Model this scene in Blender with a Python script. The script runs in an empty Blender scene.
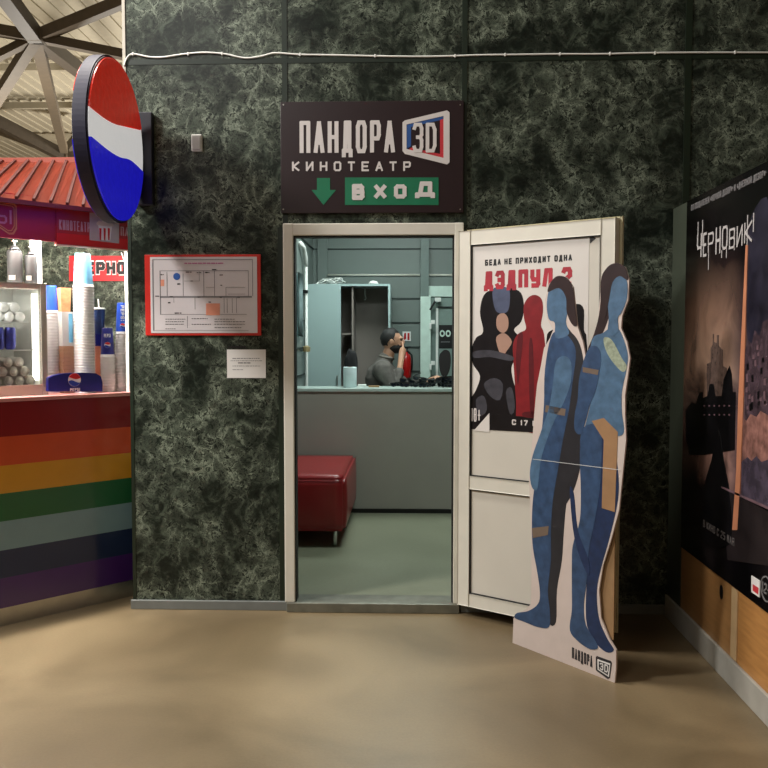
import bpy, bmesh, math, random
ORD = ['topmost', 'second', 'third', 'fourth', 'fifth', 'sixth', 'seventh', 'eighth', 'ninth', 'tenth', 'eleventh', 'twelfth', 'thirteenth', 'fourteenth', 'fifteenth', 'sixteenth', 'seventeenth', 'eighteenth', 'nineteenth'] + [p + q for p, q in [('twentieth', '')] + [('twenty-', x) for x in 'first second third fourth fifth sixth seventh eighth ninth'.split()] + [('thirtieth', '')] + [('thirty-', x) for x in 'first second third fourth fifth sixth seventh eighth ninth'.split()] + [('fortieth', '')]]
from mathutils import Vector, Matrix, Euler
random.seed(7)
S = bpy.context.scene
C = S.collection
# ---------------------------------------------------------------- camera, world, light, exposure
F, EYE, DIST = 850.0, 1.47, 4.55
PITCH, YAW = math.radians(2.96), math.radians(1.82)
cam = bpy.data.cameras.new('camera')
cam.sensor_width = 36; cam.sensor_fit = 'HORIZONTAL'; cam.lens = 36 * F / 768
co = bpy.data.objects.new('camera', cam); C.objects.link(co)
co.location = (0, -DIST, EYE); co.rotation_euler = (math.pi / 2 - PITCH, 0, YAW)
S.camera = co
S.view_settings.view_transform = 'Standard'; S.view_settings.look = 'None'
S.view_settings.gamma = 1; S.view_settings.use_curve_mapping = False
S.view_settings.exposure = 0.0
w = bpy.data.worlds.new('world'); S.world = w; w.use_nodes = True
w.node_tree.nodes['Background'].inputs[0].default_value = (0.75, 0.85, 1.0, 1)
w.node_tree.nodes['Background'].inputs[1].default_value = 0.05

def area(name, loc, size, power, col, target=None, sy=None, spread=None):
    l = bpy.data.lights.new(name, 'AREA'); l.energy = power; l.color = col
    l.shape = 'RECTANGLE'; l.size = size; l.size_y = sy or size
    if spread: l.spread = math.radians(spread)
    o = bpy.data.objects.new(name, l); C.objects.link(o); o.location = loc
    if target is not None:
        o.rotation_euler = (Vector(target) - Vector(loc)).to_track_quat('-Z', 'Y').to_euler()
    return o
def point(name, loc, power, col, r=0.15):
    l = bpy.data.lights.new(name, 'POINT'); l.energy = power; l.color = col; l.shadow_soft_size = r
    o = bpy.data.objects.new(name, l); C.objects.link(o); o.location = loc
    return o
WARM = (1.0, 0.94, 0.85); COOL = (0.86, 1.0, 0.95)
area('hall_lamp_left', (-2.0, -.14, 5.8), 1.1, 255, WARM, (-1.6, -.5, 0.0), .3)
area('hall_fill_front', (-3.5, -1.9, 4.3), .5, 165, (1, .97, .92), (-.2, -0.4, 1.0))  # unseen fill light added at front left to brighten wall, door and sign
area('hall_lamp_rear', (-2.6, -5.6, 5.2), 1.6, 55, (1, .97, .93), (0, -0.4, 1.0))
area('hall_lamp_kiosk', (-6.5, 3.5, 5.6), 1.0, 240, WARM, (-4, 2, 0))
point('hall_lamp_far', (-4.0, 15.0, 3.4), 1500, (1, .94, .84), .4)
point('hall_lamp_mid', (-6.0, 8.5, 3.2), 380, (1, .94, .84), .4)
area('room_lamp', (-0.1, 2.6, 2.9), 1.2, 40, COOL, (-0.1, 2.6, 0), 0.6)
area('room_lamp_front', (0.1, 0.9, 2.85), 0.9, 26, COOL, (0.1, 1.2, 0), 0.4)

# ---------------------------------------------------------------- pixel rays (used only to measure where things stand)
def ray(px, py):
    x = (px - 384) / F; z = (384 - py) / F; y = 1.0
    y, z = y * math.cos(PITCH) + z * math.sin(PITCH), -y * math.sin(PITCH) + z * math.cos(PITCH)
    return Vector((x * math.cos(YAW) - y * math.sin(YAW), x * math.sin(YAW) + y * math.cos(YAW), z))
CAM = Vector((0, -DIST, EYE))
def atY(px, py, Y):
    r = ray(px, py); return CAM + r * ((Y + DIST) / r.y)
def atZ(px, py, Z):
    r = ray(px, py); return CAM + r * ((Z - EYE) / r.z)

class Fr:                                              # a vertical plane standing in the place: u along it, z up, n out of it
    def __init__(s, o, u):
        s.o = Vector(o); s.u = Vector(u).normalized(); s.n = s.u.cross(Vector((0, 0, 1)))   # n = to the right of u
    def pt(s, a, b, c=0.0): return s.o + s.u * a + Vector((0, 0, b)) + s.n * c
    def uv(s, px, py, c=0.0):
        r = ray(px, py); o = s.o + s.n * c
        q = CAM + r * ((o - CAM).dot(s.n) / r.dot(s.n)) - s.o
        return (q.dot(s.u), q.z)

# ---------------------------------------------------------------- materials
def lin(c):
    return tuple(((v / 255) / 12.92 if v / 255 <= .04045 else ((v / 255 + .055) / 1.055) ** 2.4) for v in c)
MATS = {}
def mat(name, col, rough=.5, metal=0., var=.08, scale=12., emit=None, es=0., bump=0., trans=0., coat=0.):
    if name in MATS: return MATS[name]
    m = bpy.data.materials.new(name); m.use_nodes = True; nt = m.node_tree; b = nt.nodes['Principled BSDF']
    c = lin(col)
    b.inputs['Roughness'].default_value = rough; b.inputs['Metallic'].default_value = metal
    b.inputs['Coat Weight'].default_value = coat; b.inputs['Coat Roughness'].default_value = .08
    tc = nt.nodes.new('ShaderNodeTexCoord'); nz = nt.nodes.new('ShaderNodeTexNoise')
    nz.inputs['Scale'].default_value = scale; nz.inputs['Detail'].default_value = 4
    nt.links.new(tc.outputs['Object'], nz.inputs['Vector'])
    r = nt.nodes.new('ShaderNodeValToRGB'); r.color_ramp.elements[0].position = .3; r.color_ramp.elements[1].position = .7
    r.color_ramp.elements[0].color = (*[v * (1 - var) for v in c], 1); r.color_ramp.elements[1].color = (*[min(1, v * (1 + var)) for v in c], 1)
    nt.links.new(nz.outputs['Fac'], r.inputs['Fac']); nt.links.new(r.outputs['Color'], b.inputs['Base Color'])
    if emit: b.inputs['Emission Color'].default_value = (*lin(emit), 1); b.inputs['Emission Strength'].default_value = es
    if bump:
        bp = nt.nodes.new('ShaderNodeBump'); bp.inputs['Strength'].default_value = bump; bp.inputs['Distance'].default_value = .01
        nt.links.new(nz.outputs['Fac'], bp.inputs['Height']); nt.links.new(bp.outputs['Normal'], b.inputs['Normal'])
    if trans:
        b.inputs['Transmission Weight'].default_value = trans
    MATS[name] = m; return m

def ramp(nt, fac, stops):
    r = nt.nodes.new('ShaderNodeValToRGB'); el = r.color_ramp.elements
    while len(el) < len(stops): el.new(.5)
    for e, (p, c) in zip(el, stops): e.position = p; e.color = (*c, 1)
    nt.links.new(fac, r.inputs['Fac']); return r.outputs['Color']

def marble(name, bright=1.0):
    m = bpy.data.materials.new(name); m.use_nodes = True; nt = m.node_tree; b = nt.nodes['Principled BSDF']; L = nt.links
    tc = nt.nodes.new('ShaderNodeTexCoord')
    def noise(sc, det, dist, rough=.6, src=None):
        n = nt.nodes.new('ShaderNodeTexNoise'); n.inputs['Scale'].default_value = sc; n.inputs['Detail'].default_value = det
        n.inputs['Distortion'].default_value = dist; n.inputs['Roughness'].default_value = rough
        L.new(src or tc.outputs['Object'], n.inputs['Vector']); return n
    big = noise(3.2, 3, .6)
    cloud = noise(9, 8, 1.4, .7)
    warp = noise(5, 4, .5)
    mp = nt.nodes.new('ShaderNodeVectorMath'); mp.operation = 'MULTIPLY_ADD'
    L.new(warp.outputs['Color'], mp.inputs[0]); mp.inputs[1].default_value = (.22, .22, .22); L.new(tc.outputs['Object'], mp.inputs[2])
    v = nt.nodes.new('ShaderNodeTexVoronoi'); v.feature = 'DISTANCE_TO_EDGE'; v.inputs['Scale'].default_value = 10
    L.new(mp.outputs[0], v.inputs['Vector'])
    fine = noise(26, 8, 2.2, .75)
    veins = ramp(nt, v.outputs['Distance'], [(0, (1, 1, 1)), (.10, (.25, .25, .25)), (.3, (0, 0, 0))])
    streak = ramp(nt, fine.outputs['Fac'], [(.44, (0, 0, 0)), (.52, (.9, .9, .9)), (.57, (.15, .15, .15)), (.7, (.5, .5, .5))])
    area_ = ramp(nt, big.outputs['Fac'], [(.40, (.05, .05, .05)), (.60, (1, 1, 1))])
    base = ramp(nt, cloud.outputs['Fac'], [(.36, tuple(bright * k for k in (.004, .006, .005))), (.52, tuple(bright * k for k in (.011, .016, .012))),
                                          (.66, tuple(bright * k for k in (.058, .074, .056)))])
    mu = nt.nodes.new('ShaderNodeMath'); mu.operation = 'MULTIPLY'; L.new(veins, mu.inputs[0]); L.new(streak, mu.inputs[1])
    ad = nt.nodes.new('ShaderNodeMath'); ad.operation = 'MULTIPLY_ADD'; L.new(streak, ad.inputs[0]); ad.inputs[1].default_value = .28; L.new(mu.outputs[0], ad.inputs[2])
    m2 = nt.nodes.new('ShaderNodeMath'); m2.operation = 'MULTIPLY'; m2.use_clamp = True; L.new(ad.outputs[0], m2.inputs[0]); L.new(area_, m2.inputs[1])
    mx = nt.nodes.new('ShaderNodeMixRGB'); L.new(m2.outputs[0], mx.inputs[0]); L.new(base, mx.inputs[1])
    mx.inputs[2].default_value = (.30 * bright, .35 * bright, .27 * bright, 1)
    L.new(mx.outputs[0], b.inputs['Base Color'])
    b.inputs['Roughness'].default_value = .28; b.inputs['Specular IOR Level'].default_value = .2
    bp = nt.nodes.new('ShaderNodeBump'); bp.inputs['Strength'].default_value = .08; bp.inputs['Distance'].default_value = .004
    L.new(cloud.outputs['Fac'], bp.inputs['Height']); L.new(bp.outputs['Normal'], b.inputs['Normal'])
    return m
MARBLE = marble('green_marble_laminate'); MARBLE_K = marble('kiosk_marble_laminate', 1.0)

def floor_mat(name, c0, c1, rough, bumpy=.15):
    m = bpy.data.materials.new(name); m.use_nodes = True; nt = m.node_tree; b = nt.nodes['Principled BSDF']; L = nt.links
    tc = nt.nodes.new('ShaderNodeTexCoord')
    n = nt.nodes.new('ShaderNodeTexNoise'); n.inputs['Scale'].default_value = 1.3; n.inputs['Detail'].default_value = 7; n.inputs['Distortion'].default_value = .6
    n2 = nt.nodes.new('ShaderNodeTexNoise'); n2.inputs['Scale'].default_value = 90; n2.inputs['Detail'].default_value = 3
    L.new(tc.outputs['Object'], n.inputs['Vector']); L.new(tc.outputs['Object'], n2.inputs['Vector'])
    col = ramp(nt, n.outputs['Fac'], [(.3, c0), (.7, c1)])
    mx = nt.nodes.new('ShaderNodeMixRGB'); mx.blend_type = 'OVERLAY'; mx.inputs[0].default_value = .12
    L.new(col, mx.inputs[1]); L.new(n2.outputs['Fac'], mx.inputs[2]); L.new(mx.outputs[0], b.inputs['Base Color'])
    rr = nt.nodes.new('ShaderNodeMapRange'); rr.inputs['To Min'].default_value = rough - .06; rr.inputs['To Max'].default_value = rough + .12
    L.new(n.outputs['Fac'], rr.inputs['Value']); L.new(rr.outputs[0], b.inputs['Roughness'])
    bp = nt.nodes.new('ShaderNodeBump'); bp.inputs['Strength'].default_value = bumpy; bp.inputs['Distance'].default_value = .002
    L.new(n2.outputs['Fac'], bp.inputs['Height']); L.new(bp.outputs['Normal'], b.inputs['Normal'])
    return m
FLOOR = floor_mat('worn_beige_floor', lin((98, 84, 62)), lin((136, 119, 91)), .38)
RFLOOR = floor_mat('grey_green_linoleum', lin((124, 126, 106)), lin((140, 141, 120)), .35)

def wood(name, c0, c1, rough=.5):
    m = bpy.data.materials.new(name); m.use_nodes = True; nt = m.node_tree; b = nt.nodes['Principled BSDF']; L = nt.links
    tc = nt.nodes.new('ShaderNodeTexCoord'); mp = nt.nodes.new('ShaderNodeMapping'); mp.inputs['Scale'].default_value = (3, 3, 30)
    n = nt.nodes.new('ShaderNodeTexNoise'); n.inputs['Scale'].default_value = 2; n.inputs['Detail'].default_value = 6
    L.new(tc.outputs['Object'], mp.inputs['Vector']); L.new(mp.outputs[0], n.inputs['Vector'])
    L.new(ramp(nt, n.outputs['Fac'], [(.3, lin(c0)), (.7, lin(c1))]), b.inputs['Base Color']); b.inputs['Roughness'].default_value = rough
    return m
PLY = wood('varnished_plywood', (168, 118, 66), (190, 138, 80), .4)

PVC = mat('white_upvc', (222, 219, 208), .28, var=.03)
PVCE = mat('yellowed_upvc', (205, 198, 165), .35, var=.03)
PANEL = mat('white_sandwich_panel', (214, 210, 200), .16, var=.03, scale=3)
GASK = mat('black_rubber', (18, 18, 18), .6)
DGREEN = mat('dark_green_joint', (16, 32, 20), .45)
SKIRT = mat('grey_plastic_skirting', (120, 124, 122), .45)
METAL = mat('brushed_metal', (170, 168, 162), .3, .9)
CHROME = mat('chrome', (215, 215, 215), .12, 1.)
WHITE = mat('white_plastic', (232, 232, 228), .4, var=.02)
BLACK = mat('black_plastic', (18, 18, 20), .4)
PAPER = mat('white_paper', (228, 226, 224), .5, var=.02)
INK = mat('black_ink', (25, 25, 28), .6)
GREY_INK = mat('grey_ink', (120, 118, 122), .6)

# ---------------------------------------------------------------- mesh helpers
WL = {}
def link(name, bm, m, parent=None, smooth=False, origin=None):
    bmesh.ops.recalc_face_normals(bm, faces=bm.faces)
    me = bpy.data.meshes.new(name)
    if len(bm.verts):
        lo = Vector([min(v.co[i] for v in bm.verts) for i in range(3)]); hi = Vector([max(v.co[i] for v in bm.verts) for i in range(3)])
        c = Vector(((lo.x + hi.x) / 2, (lo.y + hi.y) / 2, lo.z)) if origin is None else Vector(origin)
        bmesh.ops.translate(bm, verts=bm.verts, vec=-c)
    else: c = Vector()
    if smooth:
        for f in bm.faces: f.smooth = True
    bm.to_mesh(me); bm.free()
    for k in (m if isinstance(m, (list, tuple)) else [m]): me.materials.append(k)
    o = bpy.data.objects.new(name, me); C.objects.link(o)
    if parent is not None: o.parent = parent; o.location = c - WL[parent.name]
    else: o.location = c
    WL[o.name] = c
    return o
def tag(o, label, cat, group=None):
    o['label'] = label; o['category'] = cat
    if group: o['group'] = group
    return o
def struct(o): o['kind'] = 'structure'; return o
def thing(name, label, cat, loc, group=None):
    o = bpy.data.objects.new(name, None); C.objects.link(o); o.location = loc; o.empty_display_size = .1
    WL[o.name] = Vector(loc); return tag(o, label, cat, group)
def dup(root, loc, rz=0., label=None, group=None, sub=True):
    r = root.copy(); C.objects.link(r); r.location = loc; r.rotation_euler = (0, 0, rz)
    if label: r['label'] = label
    if group: r['group'] = group
    if sub:
        for ch in list(root.children):
            c = ch.copy(); C.objects.link(c); c.parent = r
            for g in ch.children:
                d = g.copy(); C.objects.link(d); d.parent = c
    return r
def bev(bm, r, seg=2, edges=None):
    if r > 0: bmesh.ops.bevel(bm, geom=edges or list(bm.edges), offset=r, segments=seg, affect='EDGES', profile=.5)
def box(lo, hi, bm=None, r=0):
    b2 = bmesh.new(); bmesh.ops.create_cube(b2, size=1)
    lo, hi = Vector(lo), Vector(hi)
    for v in b2.verts: v.co = Vector([(lo[i] + hi[i]) / 2 + v.co[i] * (hi[i] - lo[i]) for i in range(3)])
    bev(b2, r)
    if bm is None: return b2
    merge(bm, b2); return bm
def merge(bm, b2):
    me = bpy.data.meshes.new('tmp'); b2.to_mesh(me); b2.free(); bm.from_mesh(me); bpy.data.meshes.remove(me)
def fbox(fr, a0, a1, b0, b1, c0, c1, bm=None, r=0):       # box in a frame: along, up, out
    b2 = bmesh.new(); bmesh.ops.create_cube(b2, size=1)
    for v in b2.verts:
        x = (a0 + a1) / 2 + v.co.x * (a1 - a0); y = (b0 + b1) / 2 + v.co.z * (b1 - b0); z = (c0 + c1) / 2 + v.co.y * (c1 - c0)
        v.co = fr.pt(x, y, z)
    bev(b2, r)
    if bm is None: return b2
    merge(bm, b2); return bm
def tube(pts, r, bm=None, seg=10, cap=True):
    bm = bm or bmesh.new(); pts = [Vector(p) for p in pts]; rings = []
    n = len(pts); rr = r if isinstance(r, (list, tuple)) else [r] * n
    t0 = (pts[1] - pts[0]).normalized(); up = Vector((0, 0, 1)) if abs(t0.z) < .9 else Vector((1, 0, 0))
    x = t0.cross(up).normalized()
    for i, p in enumerate(pts):
        t = (pts[min(i + 1, n - 1)] - pts[max(i - 1, 0)]).normalized()
        x = (x - t * x.dot(t)).normalized(); y = t.cross(x)
        rings.append([bm.verts.new(p + (x * math.cos(k * 2 * math.pi / seg) + y * math.sin(k * 2 * math.pi / seg)) * rr[i]) for k in range(seg)])
    for a, b in zip(rings, rings[1:]):
        for k in range(seg): bm.faces.new((a[k], a[(k + 1) % seg], b[(k + 1) % seg], b[k]))
    if cap: bm.faces.new(rings[0]); bm.faces.new(rings[-1])
    return bm
def lathe(prof, c=(0, 0, 0), seg=24, bm=None):
    bm = bm or bmesh.new(); c = Vector(c); rings = []
    for r, z in prof:
        rings.append([bm.verts.new(c + Vector((max(r, 1e-4) * math.cos(k * 2 * math.pi / seg), max(r, 1e-4) * math.sin(k * 2 * math.pi / seg), z))) for k in range(seg)])
    for a, b in zip(rings, rings[1:]):
        for k in range(seg): bm.faces.new((a[k], a[(k + 1) % seg], b[(k + 1) % seg], b[k]))
    bm.faces.new(rings[0]); bm.faces.new(rings[-1]); return bm
def beam(p, q, wd, ht, bm=None):                          # rectangular bar from p to q
    p, q = Vector(p), Vector(q); t = (q - p).normalized(); up = Vector((0, 0, 1)); x = t.cross(up)
    x = x.normalized() if x.length > 1e-3 else Vector((1, 0, 0)); y = x.cross(t)
    bm = bm or bmesh.new()
    v = [bm.verts.new(e + x * sx * wd / 2 + y * sy * ht / 2) for e in (p, q) for sx, sy in ((-1, -1), (1, -1), (1, 1), (-1, 1))]
    for k in range(4): bm.faces.new((v[k], v[(k + 1) % 4], v[4 + (k + 1) % 4], v[4 + k]))
    bm.faces.new(v[:4]); bm.faces.new(v[4:]); return bm
def spline(pts, n=5, closed=True):
    out = []; N = len(pts)
    for i in range(N if closed else N - 1):
        p = [Vector((*(pts[(i + k) % N] if closed else pts[min(max(i + k, 0), N - 1)]), 0)) for k in (-1, 0, 1, 2)]
        for j in range(n):
            t = j / n
            q = .5 * ((2 * p[1]) + (-p[0] + p[2]) * t + (2 * p[0] - 5 * p[1] + 4 * p[2] - p[3]) * t * t + (-p[0] + 3 * p[1] - 3 * p[2] + p[3]) * t ** 3)
            out.append((q.x, q.y))
    if not closed: out.append(tuple(pts[-1]))
    return out
def poly_bm(fr, pts, t, c=0., holes=None, bm=None):       # flat outline given thickness
    bm = bm or bmesh.new()
    if holes:
        hs = bmesh.new(); es = []
        for loop in [pts] + holes:
            vs = [hs.verts.new((a, b, 0)) for a, b in loop]
            es += [hs.edges.new((vs[i], vs[(i + 1) % len(vs)])) for i in range(len(vs))]
        bmesh.ops.triangle_fill(hs, use_beauty=True, edges=es)
    else:
        hs = bmesh.new(); hs.faces.new([hs.verts.new((a, b, 0)) for a, b in pts])
        bmesh.ops.triangulate(hs, faces=hs.faces, ngon_method='EAR_CLIP')
    r = bmesh.ops.extrude_face_region(hs, geom=list(hs.faces))
    for v in [g for g in r['geom'] if isinstance(g, bmesh.types.BMVert)]: v.co.z = t
    for v in hs.verts: v.co = fr.pt(v.co.x, v.co.y, c + v.co.z)
    merge(bm, hs); return bm
def px(fr, pts, c=0.): return [fr.uv(x, y, c) for x, y in pts]
def shape(name, fr, pix, m, parent, t=.001, c=0., smooth_n=0, holes=None):
    p = spline(pix, smooth_n) if smooth_n else pix
    return link(name, poly_bm(fr, px(fr, p, c), t, c, [px(fr, h, c) for h in holes] if holes else None), m, parent)

O_ = [(0, .15), (.18, 0), (.82, 0), (1, .15), (1, .85), (.82, 1), (.18, 1), (0, .85), (0, .15)]
GLY = {  # block letters drawn as strokes in a unit cell
 'А': [[(0, 0), (.5, 1), (1, 0)], [(.18, .3), (.82, .3)]], 'Б': [[(1, 1), (0, 1), (0, 0), (.85, 0), (1, .12), (1, .42), (.85, .55), (0, .55)]],
 'В': [[(0, 0), (0, 1), (.8, 1), (.95, .88), (.95, .64), (.8, .52), (0, .52)], [(.8, .52), (1, .4), (1, .12), (.85, 0), (0, 0)]],
 'Д': [[(.18, 0), (.3, 1), (.82, 1), (.82, 0)], [(0, -.16), (0, .02), (1, .02), (1, -.16)]], 'Е': [[(1, 1), (0, 1), (0, 0), (1, 0)], [(0, .5), (.85, .5)]],
 'И': [[(0, 1), (0, 0), (1, 1), (1, 0)]], 'К': [[(0, 0), (0, 1)], [(1, 1), (.1, .5), (1, 0)]], 'Л': [[(0, 0), (.3, 1), (1, 1), (1, 0)]], 'М': [[(0, 0), (0, 1), (.5, .4), (1, 1), (1, 0)]],
 'Н': [[(0, 0), (0, 1)], [(1, 0), (1, 1)], [(0, .5), (1, .5)]], 'О': [O_], 'П': [[(0, 0), (0, 1), (1, 1), (1, 0)]],
 'Р': [[(0, 0), (0, 1), (.85, 1), (1, .88), (1, .56), (.85, .44), (0, .44)]], 'С': [[(1, .78), (1, .88), (.85, 1), (.15, 1), (0, .85), (0, .15), (.15, 0), (.85, 0), (1, .12), (1, .22)]],
 'Т': [[(0, 1), (1, 1)], [(.5, 1), (.5, 0)]], 'У': [[(0, 1), (0, .6), (.15, .42), (1, .42)], [(1, 1), (1, .12), (.85, 0), (.1, 0)]], 'Х': [[(0, 0), (1, 1)], [(0, 1), (1, 0)]],
 'Ч': [[(0, 1), (0, .55), (.15, .4), (1, .4)], [(1, 1), (1, 0)]], 'Э': [[(0, .85), (.15, 1), (.85, 1), (1, .85), (1, .15), (.85, 0), (.15, 0), (0, .15)], [(.3, .5), (1, .5)]],
 'Я': [[(1, 0), (1, 1), (.15, 1), (0, .88), (0, .6), (.15, .46), (1, .46)], [(.5, .46), (0, 0)]], 'З': [[(0, .85), (.15, 1), (.85, 1), (1, .85), (1, .62), (.85, .52), (.4, .52)], [(.85, .52), (1, .4), (1, .15), (.85, 0), (.15, 0), (0, .15)]],
 'Й': [[(0, .85), (0, 0), (1, .85), (1, 0)], [(.3, 1.05), (.7, 1.05)]], 'Ь': [[(0, 1), (0, 0), (.85, 0), (1, .12), (1, .4), (.85, .52), (0, .52)]], 'Ы': [[(0, 1), (0, 0), (.5, 0), (.62, .12), (.62, .4), (.5, .52), (0, .52)], [(1, 0), (1, 1)]],
 '1': [[(.1, .75), (.5, 1), (.5, 0)]], '2': [[(0, .85), (.15, 1), (.85, 1), (1, .85), (1, .58), (0, .2), (0, 0), (1, 0)]], '5': [[(1, 1), (0, 1), (0, .55), (.85, .55), (1, .42), (1, .12), (.85, 0), (0, 0)]],
 '7': [[(0, 1), (1, 1), (.35, 0)]], '8': [O_, [(0, .52), (1, .52)]], '+': [[(0, .5), (1, .5)], [(.5, .1), (.5, .9)]], 'D': [[(0, 0), (0, 1), (.75, 1), (1, .8), (1, .2), (.75, 0), (0, 0)]],
 'P': [[(0, 0), (0, 1), (.85, 1), (1, .88), (1, .56), (.85, .44), (0, .44)]], 'E': [[(1, 1), (0, 1), (0, 0), (1, 0)], [(0, .5), (.85, .5)]], 'S': [[(1, .85), (.85, 1), (.15, 1), (0, .88), (0, .62), (.15, .52), (.85, .48), (1, .38), (1, .12), (.85, 0), (.15, 0), (0, .15)]], 'I': [[(.5, 0), (.5, 1)]],
 '«': [[(.5, .8), (.1, .5), (.5, .2)], [(1, .8), (.6, .5), (1, .2)]], '»': [[(0, .8), (.4, .5), (0, .2)], [(.5, .8), (.9, .5), (.5, .2)]]}
GLY['3'] = GLY['З']
def text_bm(fr, s, a0, a1, b0, b1, c, t=.002, bold=.0, shear=0., rot=None, bm=None, gap=.32):
    """block lettering filling the rectangle; bold = stroke width / letter height; rot 90 reads downwards"""
    W, Hh = (a1 - a0, b1 - b0) if rot is None else (b1 - b0, a1 - a0)
    th = (bold or .14) * abs(Hh)
    wd = [.45 if ch in ' 1I' else 1. for ch in s]
    tot = sum(wd) + gap * (len(s) - 1); cell = W / tot
    th = min(th, abs(cell) * .42)
    bm = bm or bmesh.new(); x = 0.; cnt = [0]
    def put(quad):
        vs = []
        for lay in (0, t + min(.00012, t * .12) * cnt[0]):
            for X, Y in quad:
                if rot is None: p = (a0 + X, b0 + Y)
                else: p = (a1 - Y if False else a0 + Y, b1 - X)
                vs.append(bm.verts.new(fr.pt(p[0], p[1], c + lay)))
        n = len(quad)
        bm.faces.new(vs[:n]); bm.faces.new(vs[n:]); cnt[0] += 1
        for k in range(n): bm.faces.new((vs[k], vs[(k + 1) % n], vs[n + (k + 1) % n], vs[n + k]))
    for ch, w_ in zip(s, wd):
        cw = w_ * cell - th; chh = Hh - th
        for st_ in GLY.get(ch, []):
            P = [(x + th / 2 + p * cw + shear * q * Hh, th / 2 + q * chh) for p, q in st_]
            for (x0, y0), (x1, y1) in zip(P, P[1:]):
                d = math.hypot(x1 - x0, y1 - y0) or 1e-6; nx, ny = -(y1 - y0) / d * th / 2, (x1 - x0) / d * th / 2
                ex, ey = (x1 - x0) / d * th * .35, (y1 - y0) / d * th * .35
                put([(x0 - ex + nx, y0 - ey + ny), (x0 - ex - nx, y0 - ey - ny), (x1 + ex - nx, y1 + ey - ny), (x1 + ex + nx, y1 + ey + ny)])
        x += (w_ + gap) * cell; cnt[0] = 0
    return bm
def text_px(name, fr, s, x0, y0, x1, y1, m, parent, c=0., t=.002, bold=.0, shear=0., gap=.32):
    """x0,y0 = top left as seen, x1,y1 = bottom right; each word is a mesh of its own"""
    a0, b1 = fr.uv(x0, y0, c); a1, b0 = fr.uv(x1, y1, c)
    return words(name, fr, s, a0, a1, b0, b1, c, t, bold, m, parent, gap)
def words(name, fr, s, a0, a1, b0, b1, c, t, bold, m, parent, gap=.32):
    wd = [.45 if ch in ' 1I' else 1. for ch in s]; tot = sum(wd) + gap * (len(s) - 1); k = (a1 - a0) / tot; x = 0.; st_ = None; o = None
    for i, ch in enumerate(s + ' '):
        if ch != ' ' and st_ is None: st_ = (x, i)
        if ch == ' ' and st_ is not None:
            o = link(name, text_bm(fr, s[st_[1]:i], a0 + st_[0] * k, a0 + (x - gap) * k, b0, b1, c, t, bold, gap=gap), m, parent); st_ = None
        if i < len(s): x += wd[i] + gap
    return o
def marks(fr, rows, c, t=.0006, bm=None):                 # rows of tiny unreadable words: (a0,a1,b,h)
    bm = bm or bmesh.new()
    for a0, a1, b, h in rows:
        a = a0
        while a < a1:
            wd = random.uniform(.006, .022) * (h / .004) ** .5
            fbox(fr, a, min(a + wd, a1), b, b + h, c, c + t, bm); a += wd + .003
    return bm
def emblem(fr, ca, cb, R, c, parent, mats, t=.002, up=None, lo=None, base=True, name='emblem', k_in=.97, k_b=1.):
    up = up or [(-1, .17), (-.45, .16), (0, .2), (.45, .3), (1, .36)]
    lo = lo or [(-1, -.16), (-.45, -.2), (0, -.2), (.45, -.15), (1, -.2)]
    def curve(pts):
        q = spline(pts, 6, False)
        return [(x, y) for x, y in q if x * x + y * y <= .999] 
    N = 96
    U = curve(up); Lw = curve(lo)
    aL = math.atan2(U[0][1], U[0][0]); aR = math.atan2(U[-1][1], U[-1][0])
    top = U + [(math.cos(aR + (aL % (2 * math.pi) - aR) * k / 60), math.sin(aR + (aL % (2 * math.pi) - aR) * k / 60)) for k in range(61)]
    aL = math.atan2(Lw[0][1], Lw[0][0]); aR = math.atan2(Lw[-1][1], Lw[-1][0])
    aL2 = aL if aL < 0 else aL - 2 * math.pi
    bot = Lw + [(math.cos(aR + (aL2 - aR) * k / 60), math.sin(aR + (aL2 - aR) * k / 60)) for k in range(61)]
    S_ = lambda P: [(ca + x * R, cb + y * R) for x, y in P]
    out = []
    if base:
        out.append(link(name, poly_bm(fr, S_([(k_b * math.cos(k * 2 * math.pi / N), k_b * math.sin(k * 2 * math.pi / N)) for k in range(N)]), t * .5, c), mats[1], parent))
        q = out[0]
    else: q = parent
    link('red_field', poly_bm(fr, S_([(x * k_in, y * k_in) for x, y in top]), t, c), mats[0], q)
    link('blue_field', poly_bm(fr, S_([(x * k_in, y * k_in) for x, y in bot]), t, c), mats[2], q)
    return out

# ================================================================ THE SETTING
XL, XP = -1.52, 1.372                                       # left edge of marble wall, plane of plywood partition
DX0, DX1, DZ = -.67, .258, 2.075                            # doorway opening in the wall
b = bmesh.new()
b = box((-14, -10, -.2), (XL, 24, 0)); box((XL, -10, -.2), (7, 0.02, 0), b)
struct(link('floor', b, FLOOR))
struct(link('floor_room', box((XL, .02, -.2), (7, 4.9, .05)), RFLOOR))
WT = .10
b = box((XL, 0, 0), (DX0, WT, 4.0)); box((DX0, 0, DZ), (DX1, WT, 4.0), b); box((DX1, 0, 0), (7, WT, 4.0), b)
struct(link('wall_front', b, MARBLE, origin=(0, 0, 0)))
struct(link('wall_kiosk_side', box((XL, WT, 0), (XL + .08, 4.9, 4.0)), MARBLE_K, origin=(0, 0, 0)))
SID = mat('grey_wall_cladding', (116, 126, 122), .4, var=.05, scale=2)
SIDJ = mat('cladding_joint', (50, 60, 58), .6)
YB = 4.15
struct(link('wall_room_back', box((-1.4, YB, 0), (7, YB + .1, 4.0)), SID, origin=(0, 0, 0)))
struct(link('wall_room_left', box((-1.10, .12, 0), (-1.0, YB, 4.0)), SID, origin=(0, 0, 0)))
struct(link('wall_room_right', box((2.6, .12, 0), (2.7, YB, 4.0)), SID, origin=(0, 0, 0)))
struct(link('ceiling_room', box((XL, WT, 3.0), (7, 4.9, 3.06)), mat('room_ceiling', (190, 200, 195), .7)))
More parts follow.
